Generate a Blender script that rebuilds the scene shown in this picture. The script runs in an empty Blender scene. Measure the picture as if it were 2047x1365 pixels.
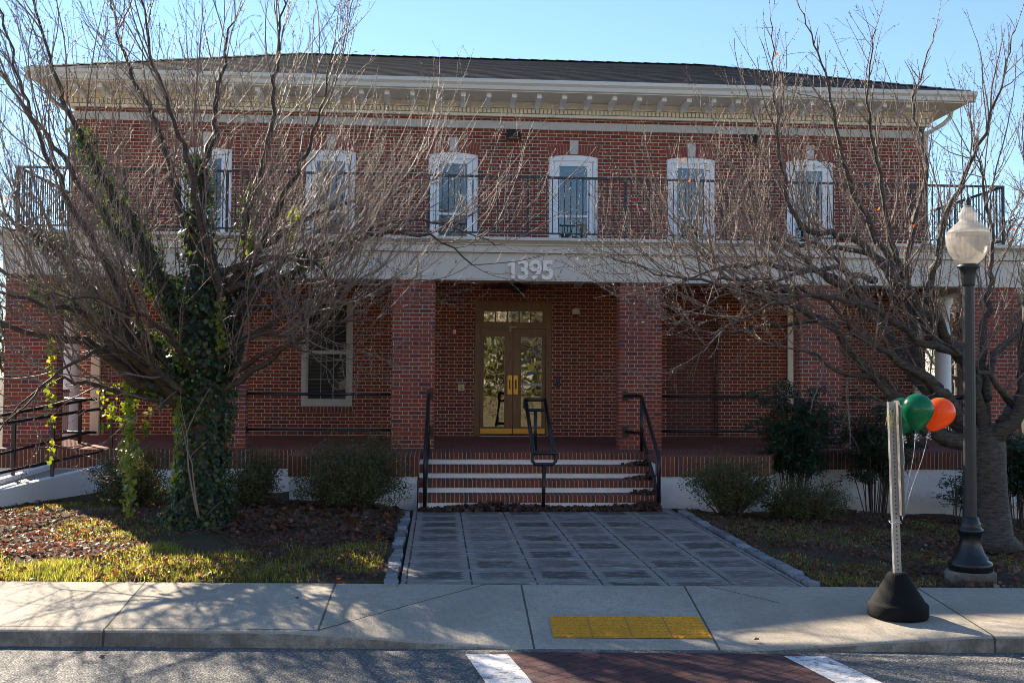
import bpy, math, random
import numpy as np
from mathutils import Vector, Matrix
random.seed(7); rng = np.random.default_rng(11)
sc = bpy.context.scene; COL = sc.collection
PI = math.pi
# ------------------------------------------------------------------ camera
F, CX, CY = 2150., 1023.5, 682.5            # focal length and centre in photograph pixels
YAW, PIT, ROLL = 0.0687, 0.034, 0.0075
CAM = Vector((0, -20.54, 1.91))
_f = Vector((math.sin(YAW)*math.cos(PIT), math.cos(YAW)*math.cos(PIT), math.sin(PIT)))
_r = Vector((math.cos(YAW), -math.sin(YAW), 0)); _u = _r.cross(_f)
_R = _r*math.cos(ROLL)+_u*math.sin(ROLL); _U = _u*math.cos(ROLL)-_r*math.sin(ROLL)
cd = bpy.data.cameras.new('camera'); cam = bpy.data.objects.new('camera', cd); COL.objects.link(cam)
cd.sensor_width = 36; cd.lens = F/2047*36; cd.clip_end = 2000; cd.clip_start = .1
M = Matrix((_R, _U, -_f)).transposed().to_4x4(); M.translation = CAM; cam.matrix_world = M
sc.camera = cam
# ------------------------------------------------------------------ sky, sun, exposure
SUN_AZ, SUN_EL = math.radians(34.5), math.radians(29.6)     # sun stands behind the building, to the left
w = bpy.data.worlds.new('World'); sc.world = w; w.use_nodes = True
nt = w.node_tree; bg = nt.nodes['Background']
sky = nt.nodes.new('ShaderNodeTexSky'); sky.sky_type = 'NISHITA'; sky.sun_disc = False
sky.sun_elevation = SUN_EL; sky.sun_rotation = -SUN_AZ
sky.air_density = 1.0; sky.dust_density = 0.0; sky.ozone_density = 3.5; sky.altitude = 100
nt.links.new(sky.outputs[0], bg.inputs[0]); bg.inputs[1].default_value = 0.042
sl = bpy.data.lights.new('sun', 'SUN'); sl.energy = 2.6; sl.angle = math.radians(.55); sl.color = (1, .86, .68)
so = bpy.data.objects.new('sun', sl); COL.objects.link(so)
sv = Vector((-math.sin(SUN_AZ)*math.cos(SUN_EL), math.cos(SUN_AZ)*math.cos(SUN_EL), math.sin(SUN_EL)))
so.rotation_euler = sv.to_track_quat('Z', 'Y').to_euler(); so.location = sv*60
vs = sc.view_settings; vs.view_transform = 'Standard'; vs.look = 'None'; vs.exposure = 2.5; vs.gamma = 1
sc.render.engine = 'CYCLES'; sc.cycles.filter_width = 0.9; sc.cycles.max_bounces = 8; sc.cycles.transparent_max_bounces = 8

# ------------------------------------------------------------------ helpers
def at(px, py, Y):
    d = _f + _R*((px-CX)/F) - _U*((py-CY)/F); t = (Y-CAM.y)/d.y; return CAM+d*t
def put(o, label=None, cat=None, group=None, kind=None):
    if label: o['label'] = label
    if cat: o['category'] = cat
    if group: o['group'] = group
    if kind: o['kind'] = kind
    return o
def empty(name, loc, label, cat, group=None):
    o = bpy.data.objects.new(name, None); o.location = loc; o.empty_display_size = .2; COL.objects.link(o)
    return put(o, label, cat, group)
def copy_tree(o, parent=None):
    c = o.copy(); COL.objects.link(c)
    if parent: c.parent = parent
    for ch in list(o.children): copy_tree(ch, c)
    return c
class MB:
    def __init__(s): s.v = []; s.f = []; s.sm = []; s.mi = []; s.cur = 0
    def add(s, vs, fs, smooth=False):
        n = len(s.v); s.v.extend([tuple(p) for p in vs])
        for q in fs: s.f.append(tuple(i+n for i in q)); s.sm.append(smooth); s.mi.append(s.cur)
        return s
    def box(s, x0, x1, y0, y1, z0, z1, rot=0, piv=None):
        vs = [(x, y, z) for z in (z0, z1) for y in (y0, y1) for x in (x0, x1)]
        if rot:
            px, py = piv if piv else ((x0+x1)/2, (y0+y1)/2); c, n = math.cos(rot), math.sin(rot)
            vs = [(px+(x-px)*c-(y-py)*n, py+(x-px)*n+(y-py)*c, z) for x, y, z in vs]
        return s.add(vs, [(0,2,3,1),(4,5,7,6),(0,1,5,4),(2,6,7,3),(0,4,6,2),(1,3,7,5)])
    def quad(s, a, b, c, d): return s.add([a, b, c, d], [(0,1,2,3)])
    def prism(s, poly, lo, hi, axis='y'):
        # poly: 2-D outline extruded along an axis; y: (x,z), x: (y,z), z: (x,y)
        mk = {'y': lambda p, t: (p[0], t, p[1]), 'x': lambda p, t: (t, p[0], p[1]), 'z': lambda p, t: (p[0], p[1], t)}[axis]
        n = len(poly); vs = [mk(p, lo) for p in poly]+[mk(p, hi) for p in poly]
        fs = [tuple(range(n)), tuple(range(2*n-1, n-1, -1))]+[(i, i+n, (i+1) % n+n, (i+1) % n) for i in range(n)]
        return s.add(vs, fs)
    def tube(s, pts, rad, n=8, cap=True, smooth=True):
        pts = [Vector(p) for p in pts]; m = len(pts)
        if not hasattr(rad, '__len__'): rad = [rad]*m
        t0 = (pts[1]-pts[0]).normalized(); a = t0.orthogonal().normalized(); vs = []
        for i, p in enumerate(pts):
            t = (pts[min(i+1, m-1)]-pts[max(i-1, 0)]); t = t.normalized() if t.length > 1e-9 else t0
            a = a-t*a.dot(t); a = a.normalized() if a.length > 1e-6 else t.orthogonal().normalized()
            b = t.cross(a)
            for k in range(n):
                th = 2*PI*k/n; vs.append(p+(a*math.cos(th)+b*math.sin(th))*rad[i])
        fs = [(i*n+k, i*n+(k+1) % n, (i+1)*n+(k+1) % n, (i+1)*n+k) for i in range(m-1) for k in range(n)]
        if cap: fs += [tuple(range(n-1, -1, -1)), tuple(range((m-1)*n, m*n))]
        return s.add(vs, fs, smooth)
    def lathe(s, prof, c=(0,0,0), n=24, smooth=True, flute=0, fz=None):
        vs = []
        for r, z in prof:
            for k in range(n):
                q = r*(1-flute*(k % 2)) if (fz and fz[0] < z < fz[1]) else r
                vs.append((c[0]+q*math.cos(2*PI*k/n), c[1]+q*math.sin(2*PI*k/n), c[2]+z))
        m = len(prof)
        fs = [(i*n+k, i*n+(k+1) % n, (i+1)*n+(k+1) % n, (i+1)*n+k) for i in range(m-1) for k in range(n)]
        fs += [tuple(range(n-1, -1, -1)), tuple(range((m-1)*n, m*n))]
        return s.add(vs, fs, smooth)
    def build(s, name, mat, parent=None, bevel=0):
        me = bpy.data.meshes.new(name); me.from_pydata(s.v, [], s.f)
        me.polygons.foreach_set('use_smooth', s.sm)
        mats = mat if isinstance(mat, (list, tuple)) else [mat]
        for m in mats: me.materials.append(m)
        if len(mats) > 1: me.polygons.foreach_set('material_index', s.mi)
        me.update(); o = bpy.data.objects.new(name, me); COL.objects.link(o)
        if bevel:
            b = o.modifiers.new('bevel', 'BEVEL'); b.width = bevel; b.segments = 2; b.limit_method = 'ANGLE'
        if parent:
            o.parent = parent; o.matrix_parent_inverse = Matrix.Translation(-parent.matrix_basis.translation) if parent.type == 'EMPTY' else Matrix()
        return o
# ---- node expressions
class E:
    T = None
    def __init__(s, sock): s.s = sock
    @staticmethod
    def m(op, *a, clamp=False):
        n = E.T.nodes.new('ShaderNodeMath'); n.operation = op; n.use_clamp = clamp
        for i, x in enumerate(a):
            if isinstance(x, E): E.T.links.new(x.s, n.inputs[i])
            else: n.inputs[i].default_value = x
        return E(n.outputs[0])
    def __add__(s, o): return E.m('ADD', s, o)
    __radd__ = __add__
    def __sub__(s, o): return E.m('SUBTRACT', s, o)
    def __rsub__(s, o): return E.m('SUBTRACT', o, s)
    def __mul__(s, o): return E.m('MULTIPLY', s, o)
    __rmul__ = __mul__
    def __truediv__(s, o): return E.m('DIVIDE', s, o)
    def __gt__(s, o): return E.m('GREATER_THAN', s, o)
    def __lt__(s, o): return E.m('LESS_THAN', s, o)
    def floor(s): return E.m('FLOOR', s)
    def frac(s): return E.m('FRACT', s)
    def abs(s): return E.m('ABSOLUTE', s)
    def min(s, o): return E.m('MINIMUM', s, o)
    def max(s, o): return E.m('MAXIMUM', s, o)
    def ss(s, a, b):
        n = E.T.nodes.new('ShaderNodeMapRange'); n.interpolation_type = 'SMOOTHSTEP'
        E.T.links.new(s.s, n.inputs[0]); n.inputs[1].default_value = a; n.inputs[2].default_value = b
        return E(n.outputs[0])
def mat_new(name):
    m = bpy.data.materials.new(name); m.use_nodes = True; E.T = m.node_tree
    return m, m.node_tree.nodes['Principled BSDF']
def lk(a, b): E.T.links.new(a.s if isinstance(a, E) else a, b)
def pos():
    g = E.T.nodes.new('ShaderNodeNewGeometry'); s = E.T.nodes.new('ShaderNodeSeparateXYZ'); E.T.links.new(g.outputs['Position'], s.inputs[0])
    n = E.T.nodes.new('ShaderNodeSeparateXYZ'); E.T.links.new(g.outputs['True Normal'], n.inputs[0])
    return [E(s.outputs[i]) for i in range(3)], [E(n.outputs[i]).abs() for i in range(3)], g.outputs['Position']
def vec(x, y, z):
    c = E.T.nodes.new('ShaderNodeCombineXYZ')
    for i, q in enumerate((x, y, z)):
        if isinstance(q, E): lk(q, c.inputs[i])
        else: c.inputs[i].default_value = q
    return c.outputs[0]
def noise(v, scale, det=4, rough=.55, dist=0):
    n = E.T.nodes.new('ShaderNodeTexNoise'); n.inputs['Scale'].default_value = scale; n.inputs['Detail'].default_value = det
    n.inputs['Roughness'].default_value = rough; n.inputs['Distortion'].default_value = dist
    if v is not None: E.T.links.new(v, n.inputs['Vector'])
    return E(n.outputs[0])
def white(v):
    n = E.T.nodes.new('ShaderNodeTexWhiteNoise'); n.noise_dimensions = '3D'; E.T.links.new(v, n.inputs['Vector']); return E(n.outputs[0])
def ramp(fac, stops, const=False):
    n = E.T.nodes.new('ShaderNodeValToRGB'); cr = n.color_ramp
    if const: cr.interpolation = 'CONSTANT'
    while len(cr.elements) < len(stops): cr.elements.new(.5)
    for e, (p, c) in zip(cr.elements, stops): e.position = p; e.color = (*c, 1)
    lk(fac, n.inputs[0]); return n.outputs[0]
def mix(fac, a, b, mode='MIX'):
    n = E.T.nodes.new('ShaderNodeMix'); n.data_type = 'RGBA'; n.blend_type = mode
    for q, i in ((fac, 0), (a, 6), (b, 7)):
        if isinstance(q, E): lk(q, n.inputs[i])
        elif isinstance(q, (int, float)): n.inputs[i].default_value = q
        elif isinstance(q, tuple): n.inputs[i].default_value = (*q, 1)
        else: E.T.links.new(q, n.inputs[i])
    return n.outputs[2]
def bump(bs, h, dist, st=1):
    b = E.T.nodes.new('ShaderNodeBump'); b.inputs['Distance'].default_value = dist; b.inputs['Strength'].default_value = st
    lk(h, b.inputs['Height']); E.T.links.new(b.outputs[0], bs.inputs['Normal'])
def plain(name, col, rough=.5, metal=0, var=.12, sc_=6, bm=0, spec=.5):
    m, b = mat_new(name); p, n, P = pos(); q = noise(P, sc_, 5)
    c = mix(q, tuple(max(0, x*(1-var)) for x in col), tuple(min(1, x*(1+var)) for x in col)); E.T.links.new(c, b.inputs['Base Color'])
    b.inputs['Roughness'].default_value = rough; b.inputs['Metallic'].default_value = metal; b.inputs['Specular IOR Level'].default_value = spec
    if bm: bump(b, noise(P, sc_*12, 3), bm)
    return m
def brick_mat(name, cols, mortar, flem=True, L=.314, H=.0677, mw=.0052, floor=False, soldier=False, diag=False):
    m, b = mat_new(name); (x, y, z), (nx, ny, nz), P = pos()
    side = nx > .7
    u = y*side+x*(1-side)
    if diag: u, v = (x*.8+y*.6), (y*.8-x*.6)
    elif floor: v = y
    else:
        top = nz > .7; v = y*top+z*(1-top)
    if soldier:
        t = u/L; cell = t.floor(); ft = t-cell; d = ft.min(1-ft)*L; row = 0.0; hd = cell*0
    else:
        r_ = v/H; row = r_.floor(); fv = r_-row
        t = u/L+row*.5; cell = t.floor(); ft = t-cell
        if flem:
            hd = ft > .66667
            dx = hd*((ft-.66667).min(1-ft))+(1-hd)*(ft.min(.66667-ft))
        else:
            hd = cell*0; dx = ft.min(1-ft)
        d = (dx*L).min(fv.min(1-fv)*H)
    wob = (noise(P, 60, 2)-.5)*.004
    mask = (d+wob).ss(mw-.0015, mw+.002)
    rnd = white(vec(cell*2+hd, row, 3.3))
    c = ramp(rnd, cols)
    big = noise(P, .9, 6, .65); fine = noise(P, 45, 4)
    c = mix(fine*.5, c, (.10, .035, .03)); c = mix(big.ss(.42, .72)*.5, c, (.10, .034, .03)); c = mix(noise(P, 2.3, 5, .7).ss(.62, .8)*.22, c, (.42, .30, .25))
    mo = mix(noise(P, 25, 3), mortar, tuple(q*.78 for q in mortar))
    E.T.links.new(mix(mask, mo, c), b.inputs['Base Color']); b.inputs['Roughness'].default_value = .85
    b.inputs['Specular IOR Level'].default_value = .25
    bump(b, mask+fine*.35, .006, .8)
    return m
RED = [(0, (.25, .046, .022)), (.35, (.32, .064, .028)), (.7, (.27, .056, .028)), (.9, (.19, .042, .026)), (1, (.14, .036, .028))]
REDP = [(0, (.33, .068, .036)), (.4, (.40, .090, .042)), (.75, (.31, .072, .044)), (.93, (.22, .065, .055)), (1, (.14, .055, .06))]
PAV = [(0, (.22, .06, .042)), (.4, (.28, .085, .055)), (.7, (.20, .07, .055)), (.85, (.14, .07, .06)), (1, (.09, .06, .06))]
B_wall = brick_mat('wall_brick', RED, (.60, .52, .42), mw=.0054)
B_pier = brick_mat('pier_brick', REDP, (.50, .45, .41), mw=.005)
B_sold = brick_mat('rowlock_brick', PAV, (.52, .42, .28), soldier=True, L=.0667, mw=.0048)
B_arch = plain('arch_brick', (.25, .055, .038), .85, var=.35, sc_=30, bm=.003)
B_floor = brick_mat('paver_brick', [(0, (.26, .075, .055)), (.5, (.32, .10, .07)), (1, (.21, .075, .06))], (.30, .20, .15), flem=False, L=.2, H=.1, mw=.003, floor=True)
B_road = brick_mat('crosswalk_brick', [(0, (.085, .045, .045)), (.5, (.13, .065, .06)), (1, (.075, .05, .052))], (.03, .026, .026), flem=False, L=.25, H=.125, mw=.005, floor=True, diag=True)
WHITE = plain('white_paint', (.80, .80, .81), .45, var=.04)
CREAM = plain('cream_paint', (.76, .69, .56), .5, var=.05)
GREYW = plain('grey_white_paint', (.66, .63, .57), .5, var=.06, sc_=1.5)
def stucco():
    m, b = mat_new('white_stucco'); (x, y, z), n, P = pos()
    st = (noise(P, 3.5, 6, .65)+(0.1-z)*.35).ss(.58, 1.0)
    drip = noise(vec(x*5, y*5, z*.7), 2.4, 5, .7).ss(.56, .74)*.35; c = mix(st*.55, (.86, .86, .87), (.50, .44, .35)); c = mix(drip, c, (.50, .47, .42)); c = mix((1-(z+noise(P, 5, 4)*.25).ss(-.05, .22))*.5, c, (.36, .27, .18)); E.T.links.new(c, b.inputs['Base Color']); b.inputs['Roughness'].default_value = .8
    bump(b, noise(P, 40, 4)+noise(P, 6, 3)*1.5, .008); return m
STUCCO = stucco()
RISER = plain('white_riser_paint', (.84, .84, .85), .6, var=.12, sc_=5, bm=.004)
STONE = plain('limestone', (.50, .48, .45), .8, var=.15, sc_=14, bm=.003)
BLACK = plain('black_paint', (.012, .013, .016), .32, var=.3, sc_=20)
BLACKM = plain('black_metal', (.02, .021, .024), .45, var=.3, sc_=20)
RUSTM = plain('dark_bronze', (.035, .028, .022), .5, var=.4, sc_=15)
BRASS = plain('brass', (.55, .33, .07), .3, metal=.85, var=.25, sc_=18)
RED_P = plain('red_plastic', (.42, .012, .015), .4)
CLEARW = plain('white_lens', (.75, .73, .68), .3)
GALV = plain('galvanised_steel', (.36, .35, .34), .5, metal=.5, var=.15, sc_=25)
RUBBER = plain('black_rubber', (.009, .009, .010), .85, var=.4, sc_=12, bm=.004, spec=.2)
LEATHERY = None
def shingle():
    m, b = mat_new('slate_shingles'); (x, y, z), (nx, ny, nz), P = pos()
    side = nx > .2; u = y*side+x*(1-side)
    r_ = z/.052; row = r_.floor(); fv = r_-row; t = u/.3+white(vec(row, 0., 1.)); cell = t.floor(); ft = t-cell
    rnd = white(vec(cell, row, 5.))
    c = ramp(rnd, [(0, (.007, .012, .020)), (.5, (.013, .021, .034)), (1, (.022, .034, .050))])
    edge = (fv.ss(0, .22))*(ft.min(1-ft).ss(0, .03))
    c = mix(edge, (.008, .010, .014), c); E.T.links.new(c, b.inputs['Base Color']); b.inputs['Roughness'].default_value = .8; b.inputs['Specular IOR Level'].default_value = .1
    bump(b, edge*(1.2-fv)+noise(P, 90, 3)*.3, .012); return m
SHING = shingle()
def wood():
    m, b = mat_new('oak_wood'); (x, y, z), n, P = pos()
    g = noise(vec(x*14, y*14, z*1.2), 3, 5, .6, 1.2)
    c = ramp(g, [(.25, (.085, .038, .014)), (.5, (.18, .082, .030)), (.75, (.26, .125, .048))]); E.T.links.new(c, b.inputs['Base Color'])
    b.inputs['Roughness'].default_value = .38; bump(b, g, .002); return m
OAK = wood()
def glass(name, tint, ior=2.2, blinds=False):
    m, b = mat_new(name); (x, y, z), n, P = pos()
    c = mix(noise(P, 1.4, 3), tint, tuple(q*.4 for q in tint))
    if blinds:
        s = ((z/.026).frac()-.5).abs().ss(.1, .45); c = mix(s, (.03, .03, .028), (.085, .08, .072))
    E.T.links.new(c, b.inputs['Base Color']); b.inputs['Roughness'].default_value = .015; b.inputs['IOR'].default_value = ior
    bump(b, noise(P, 2.2, 2), .0012); return m
G_door = glass('door_glass', (.02, .018, .014), 2.9)
G_up = glass('upper_glass', (.035, .06, .085), 2.5)
G_low = glass('blind_glass', (.04, .04, .036), 1.3, True)
def concrete(name, base, lines=(), brush=False, dark=.5, bm=.004, dirt=.75):
    m, b = mat_new(name); (x, y, z), (nx, ny, nz), P = pos()
    a = noise(P, 1.1, 6, .6); f_ = noise(P, 70, 4, .7); g = noise(P, 9, 5, .65)
    c = mix(a.ss(.3, .75), tuple(q*.80 for q in base), tuple(min(1, q*1.1) for q in base))
    c = mix(g.ss(.48, .75)*.5, c, tuple(q*.66 for q in base))
    c = mix(noise(P, .45, 5, .7).ss(.5, .62)*.35, c, tuple(q*t_ for q, t_ in zip(base, (.72, .64, .52))))
    c = mix(noise(P, 17, 5, .75).ss(.46, .66)*.45, c, tuple(q*.62 for q in base)); c = mix(f_.ss(.48, .64)*.62, c, tuple(q*dark for q in base)); c = mix(noise(P, 38, 2, .5).ss(.66, .72)*.55, c, tuple(q*.35 for q in base))
    grime = (ny > .5)*(noise(P, 5, 5, .7).ss(.25, .6)*dirt)
    c = mix(grime, c, (.10, .075, .05))
    h = f_*.6+g*.4
    if brush:
        s = noise(vec(x*26+y*2, y*1.5, 0.), 1.6, 5, .75); c = mix(s.ss(.5, .7)*.5, c, tuple(q*.62 for q in base)); h = h+s*1.4
    for (x0, y0, x1, y1, wd) in lines:
        L_ = math.hypot(x1-x0, y1-y0); dx, dy = (x1-x0)/L_, (y1-y0)/L_
        d = ((x-x0)*(-dy)+(y-y0)*dx+(noise(P, 14, 2)-.5)*.012).abs(); al = (x-x0)*dx+(y-y0)*dy
        k = (1-d.ss(wd*.5, wd))*(al > 0)*(al < L_)
        c = mix(k*.85, c, (.06, .05, .03)); h = h-k*3
    E.T.links.new(c, b.inputs['Base Color']); b.inputs['Roughness'].default_value = .85; b.inputs['Specular IOR Level'].default_value = .3
    bump(b, h, bm); return m
def asphalt():
    m, b = mat_new('asphalt'); (x, y, z), n, P = pos()
    v = E.T.nodes.new('ShaderNodeTexVoronoi'); v.inputs['Scale'].default_value = 62; E.T.links.new(P, v.inputs['Vector'])
    st = white(v.outputs['Position'])
    a = noise(P, .9, 6, .6); f_ = noise(P, 30, 4, .7)
    c = ramp(st, [(0, (.075, .074, .072)), (.5, (.145, .14, .132)), (.85, (.21, .20, .18)), (1, (.40, .37, .32))])
    c = mix(a.ss(.35, .75)*.5, c, (.095, .093, .09)); c = mix(f_.ss(.55, .7)*.35, c, (.06, .06, .06))
    E.T.links.new(c, b.inputs['Base Color']); b.inputs['Roughness'].default_value = .8; b.inputs['Specular IOR Level'].default_value = .35
    bump(b, E(v.outputs['Distance'])*-1+f_, .010); return m
ASPH = asphalt()
def soil():
    m, b = mat_new('soil_and_mulch'); (x, y, z), n, P = pos()
    a = noise(P, 1.6, 6, .65); f_ = noise(P, 28, 6, .75); g = noise(P, 90, 3, .7)
    c = ramp(f_, [(.25, (.045, .031, .021)), (.5, (.105, .074, .05)), (.7, (.18, .125, .085)), (.9, (.26, .20, .14))])
    c = mix(a.ss(.5, .62)*.65, c, mix(g, (.03, .045, .012), (.08, .10, .03)))
    far = (y < -20.2); c = mix(far*.85, c, mix(f_, (.13, .125, .05), (.34, .28, .15)))
    E.T.links.new(c, b.inputs['Base Color']); b.inputs['Roughness'].default_value = .95; b.inputs['Specular IOR Level'].default_value = .15
    bump(b, f_+g*.5, .035); return m
SOIL = soil()
def flag():
    m, b = mat_new('flagstone_paving'); (x, y, z), n, P = pos()
    t = (x-.34)/.615; ci = t.floor(); ft = t-ci; r_ = (y+4.85)/.6; ri = r_.floor(); fr = r_-ri
    ex = ft.min(1-ft)*.615; ey = fr.min(1-fr)*.6
    wob = (noise(vec(x*3, y*9, 0.), 2.2, 5, .7)-.5)
    inn = (ex+wob*.20).ss(.06, .11)*(ey+wob*.42).ss(.07, .14)
    rnd = white(vec(ci, ri, 2.)); strk = noise(vec(x*2.2, y*11, 0.), 2.0, 6, .75)
    k = inn*strk.ss(.34, .52)*(rnd*.9+.35)*noise(P, .7, 3).ss(.22, .5)
    k = k.min(1.)
    base = mix(noise(P, 2, 5), (.235, .205, .175), (.33, .295, .255)); base = mix(noise(vec(x*2, y*16, 0.), 3, 5, .75).ss(.55, .75)*.55, base, (.40, .40, .40))
    base = mix(noise(P, .8, 3).ss(.5, .7)*.35, base, (.19, .115, .07))
    q1 = noise(vec(x*1.0, y*2.6, 0.), 2.6, 5, .72, .4).ss(.47, .62); q2 = noise(vec(x*1.3+7, y*4.0, 4.), 3.0, 5, .75).ss(.54, .66); q3 = noise(vec(x*1.2+3, y*3.4, 9.), 3, 5, .75).ss(.53, .66)
    base = mix(q1*.55, base, (.13, .122, .115)); base = mix(q2*.75, base, (.52, .51, .49))
    c = mix(k*.92, base, (.058, .050, .042)); c = mix(q3*.55, c, (.38, .38, .39))
    jt = (1-ex.ss(.004, .011))*(noise(P, 5, 3).ss(.38, .5)); jy = (1-ey.ss(.002, .006))*.10
    c = mix(jt.max(jy)*.9, c, (.025, .02, .015)); E.T.links.new(c, b.inputs['Base Color'])
    b.inputs['Roughness'].default_value = .62; b.inputs['Specular IOR Level'].default_value = .35
    bump(b, strk*.5+noise(P, 40, 3)*.4-jt*2, .006); return m
FLAG = flag()
def bark(name, c0, c1, rough=.6, spec=.3):
    m, b = mat_new(name); (x, y, z), n, P = pos()
    g = noise(vec(x*2, y*2, z*9), 5, 6, .75); c = mix(g.ss(.32, .68), c0, c1); c = mix(noise(P, 3.2, 4).ss(.58, .75)*.5, c, (.16, .15, .13))
    E.T.links.new(c, b.inputs['Base Color']); b.inputs['Roughness'].default_value = rough; b.inputs['Specular IOR Level'].default_value = spec
    bump(b, g, .02); return m
BARK = bark('cherry_bark', (.035, .025, .019), (.115, .085, .066))
TWIG = bark('twig_bark', (.13, .095, .078), (.31, .235, .195), .6, .32)
def leaf_mat(name, cols, trans=.35, rough=.45, tint=None):
    m, b = mat_new(name); g = E.T.nodes.new('ShaderNodeNewGeometry')
    c = ramp(E(g.outputs['Random Per Island']), cols); E.T.links.new(c, b.inputs['Base Color']); b.inputs['Roughness'].default_value = rough
    t = E.T.nodes.new('ShaderNodeBsdfTranslucent'); mx = E.T.nodes.new('ShaderNodeMixShader'); mx.inputs[0].default_value = trans
    tc = mix(1., c, tint or (1.6, 1.6, 1.2), 'MULTIPLY'); E.T.links.new(tc, t.inputs['Color'])
    E.T.links.new(b.outputs[0], mx.inputs[1]); E.T.links.new(t.outputs[0], mx.inputs[2])
    E.T.links.new(mx.outputs[0], E.T.nodes['Material Output'].inputs['Surface']); return m
L_ivy = leaf_mat('ivy_leaf', [(0, (.012, .030, .012)), (.6, (.026, .056, .018)), (.9, (.055, .09, .02)), (1, (.15, .14, .03))], .42, .32, (3.2, 3.0, 1.0))
L_box = leaf_mat('boxwood_leaf', [(0, (.045, .06, .018)), (.5, (.085, .10, .03)), (.85, (.14, .13, .045)), (1, (.16, .08, .03))], .35, .4, (2, 1.8, 1))
L_nan = leaf_mat('nandina_leaf', [(0, (.012, .035, .018)), (.6, (.025, .06, .028)), (.93, (.04, .08, .03)), (1, (.12, .02, .015))], .3, .35)
L_grass = leaf_mat('grass_blade', [(0, (.06, .085, .02)), (.45, (.13, .16, .035)), (.7, (.24, .22, .07)), (1, (.40, .30, .15))], .6, .5, (2.4, 2.3, 1.0))
L_dead = leaf_mat('dead_leaf', [(0, (.055, .034, .026)), (.4, (.10, .06, .045)), (.74, (.14, .075, .05)), (.93, (.20, .08, .035)), (1, (.32, .25, .18))], .35, .6, (2.2, 1.35, .9))
L_pile = leaf_mat('brown_leaf', [(0, (.045, .022, .015)), (.5, (.09, .04, .026)), (1, (.15, .075, .045))], .2, .6)
L_mag = leaf_mat('evergreen_leaf', [(0, (.05, .065, .012)), (.5, (.11, .12, .022)), (1, (.20, .17, .04))], .25, .3)
# ------------------------------------------------------------------ ground, road, pavements
def yb(x): return -10.38-.065*x              # back edge of the sidewalk
def yc(x): return -12.13-.065*x              # kerb edge
def hn(x, y): return .018*math.sin(3.1*x+1.7*y)+.014*math.sin(5.3*x-4.1*y+1)+.02*math.sin(1.3*x+2.2*y+2)
def zg(x, y):
    if y < -20.25: 
        t = min(1, max(0, (-24-y)/9)); return -.08+1.1*t*t*(3-2*t)+.04*math.sin(x*.7)+.05*math.sin(y*.9+x*.3)
    if y < yb(x)-.05: return -.32
    if y > -.5: return -.15
    if -.42 < x < 3.55: return -.07
    d = max(0, min(1, (y-yb(x))/3.2)); z = -.03
    if x > 3.5: z -= .062*(x-3.5)*d
    else: z += .10*d*max(0, min(1, (-.4-x)/1.2))
    return z+hn(x, y)*min(1, d*4)
def axis(a): return sorted(set(round(v, 3) for v in a))
xs = axis([-600, -300, -150, -80, -50, -30, -20]+list(np.arange(-14, 16.1, .3))+[-.43, -.41, 3.54, 3.56, 20, 30, 50, 80, 150, 300, 600])
ys = axis([-500, -200, -120, -80]+list(np.arange(-60, -23.9, 1.2))+[-23.99, -22, -20.4, -20.26, -20.2, -16, -12.6]+list(np.arange(-11.5, 0, .25))+[-.51, -.49, 2, 7, 15, 30, 60, 150, 400, 800])
g = MB(); nx_, ny_ = len(xs), len(ys)
g.add([(x, y, zg(x, y)) for y in ys for x in xs], [(j*nx_+i, j*nx_+i+1, (j+1)*nx_+i+1, (j+1)*nx_+i) for j in range(ny_-1) for i in range(nx_-1)], True)
put(g.build('ground', SOIL), kind='structure')
r = MB(); rx = axis([-300, -60, -20]+list(np.arange(-12, 14.1, 1.0))+[20, 60, 300]); ry = [0, .12, .5, 2, 4, 6, 7.8]
r.add([(x, yc(x)+.03-d, -.185+.02*min(d, 1)+.03*min(1, d/4)) for d in ry for x in rx], [(j*len(rx)+i, j*len(rx)+i+1, (j+1)*len(rx)+i+1, (j+1)*len(rx)+i) for j in range(len(ry)-1) for i in range(len(rx)-1)], True)
put(r.build('road', ASPH), kind='structure')
def zroad(x, y):
    d = yc(x)+.03-y; return -.185+.02*min(max(d, 0), 1)+.03*min(1, max(d, 0)/4)
def dep(x, t):
    s = max(0, (.75-x)/1.85, (x-2.4)/1.75); return .118*max(0, t-s*.98)/(1-.0) if s < 1 else 0
def zsw(x, t): return -.02-.04*t-min(.118, dep(x, t))
def sidewalk():
    X = axis([-300, -60, -20]+list(np.arange(-13, 15.1, .15))+[20, 60, 300]); T = [0, .1, .2, .3, .4, .5, .6, .7, .8, .9, .975, 1.0, 1.012]
    def pt(x, t):
        y = yb(x)+(yc(x)-yb(x))*t; z = zsw(x, min(t, 1))
        ch = .010*math.sin(x*7.3)+.006*math.sin(x*17+1)
        if t == 1.0: z -= .016
        if t > 1: z = -.25; y = yc(x)-.012
        if t >= 1: y += ch*.6
        return (x, y, z)
    mb = MB(); n = len(X)
    mb.add([pt(x, t) for t in T for x in X], [(j*n+i, j*n+i+1, (j+1)*n+i+1, (j+1)*n+i) for j in range(len(T)-1) for i in range(n-1)], True)
    return mb
def gl(a, z=-.04): 
    d = _f+_R*((a[0]-CX)/F)-_U*((a[1]-CY)/F); t = (z-CAM.z)/d.z; p = CAM+d*t; return p.x, p.y
LN = [((292,1166),(190,1272)), ((674,1163),(637,1252)), ((1040,1166),(1072,1272)), ((1364,1170),(1452,1278)), ((1822,1172),(2004,1275)),
      ((637,1252),(990,1167)), ((1398,1172),(1560,1205)),  ((-60,1246),(195,1248)), ((200,1250),(637,1253))]
lines = []
for a, b in LN:
    p, q = gl(a), gl(b); lines.append((*p, *q, .010))
CONC = concrete('sidewalk_concrete', (.46, .405, .325), lines, brush=True)
put(sidewalk().build('sidewalk', CONC), kind='structure')
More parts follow.
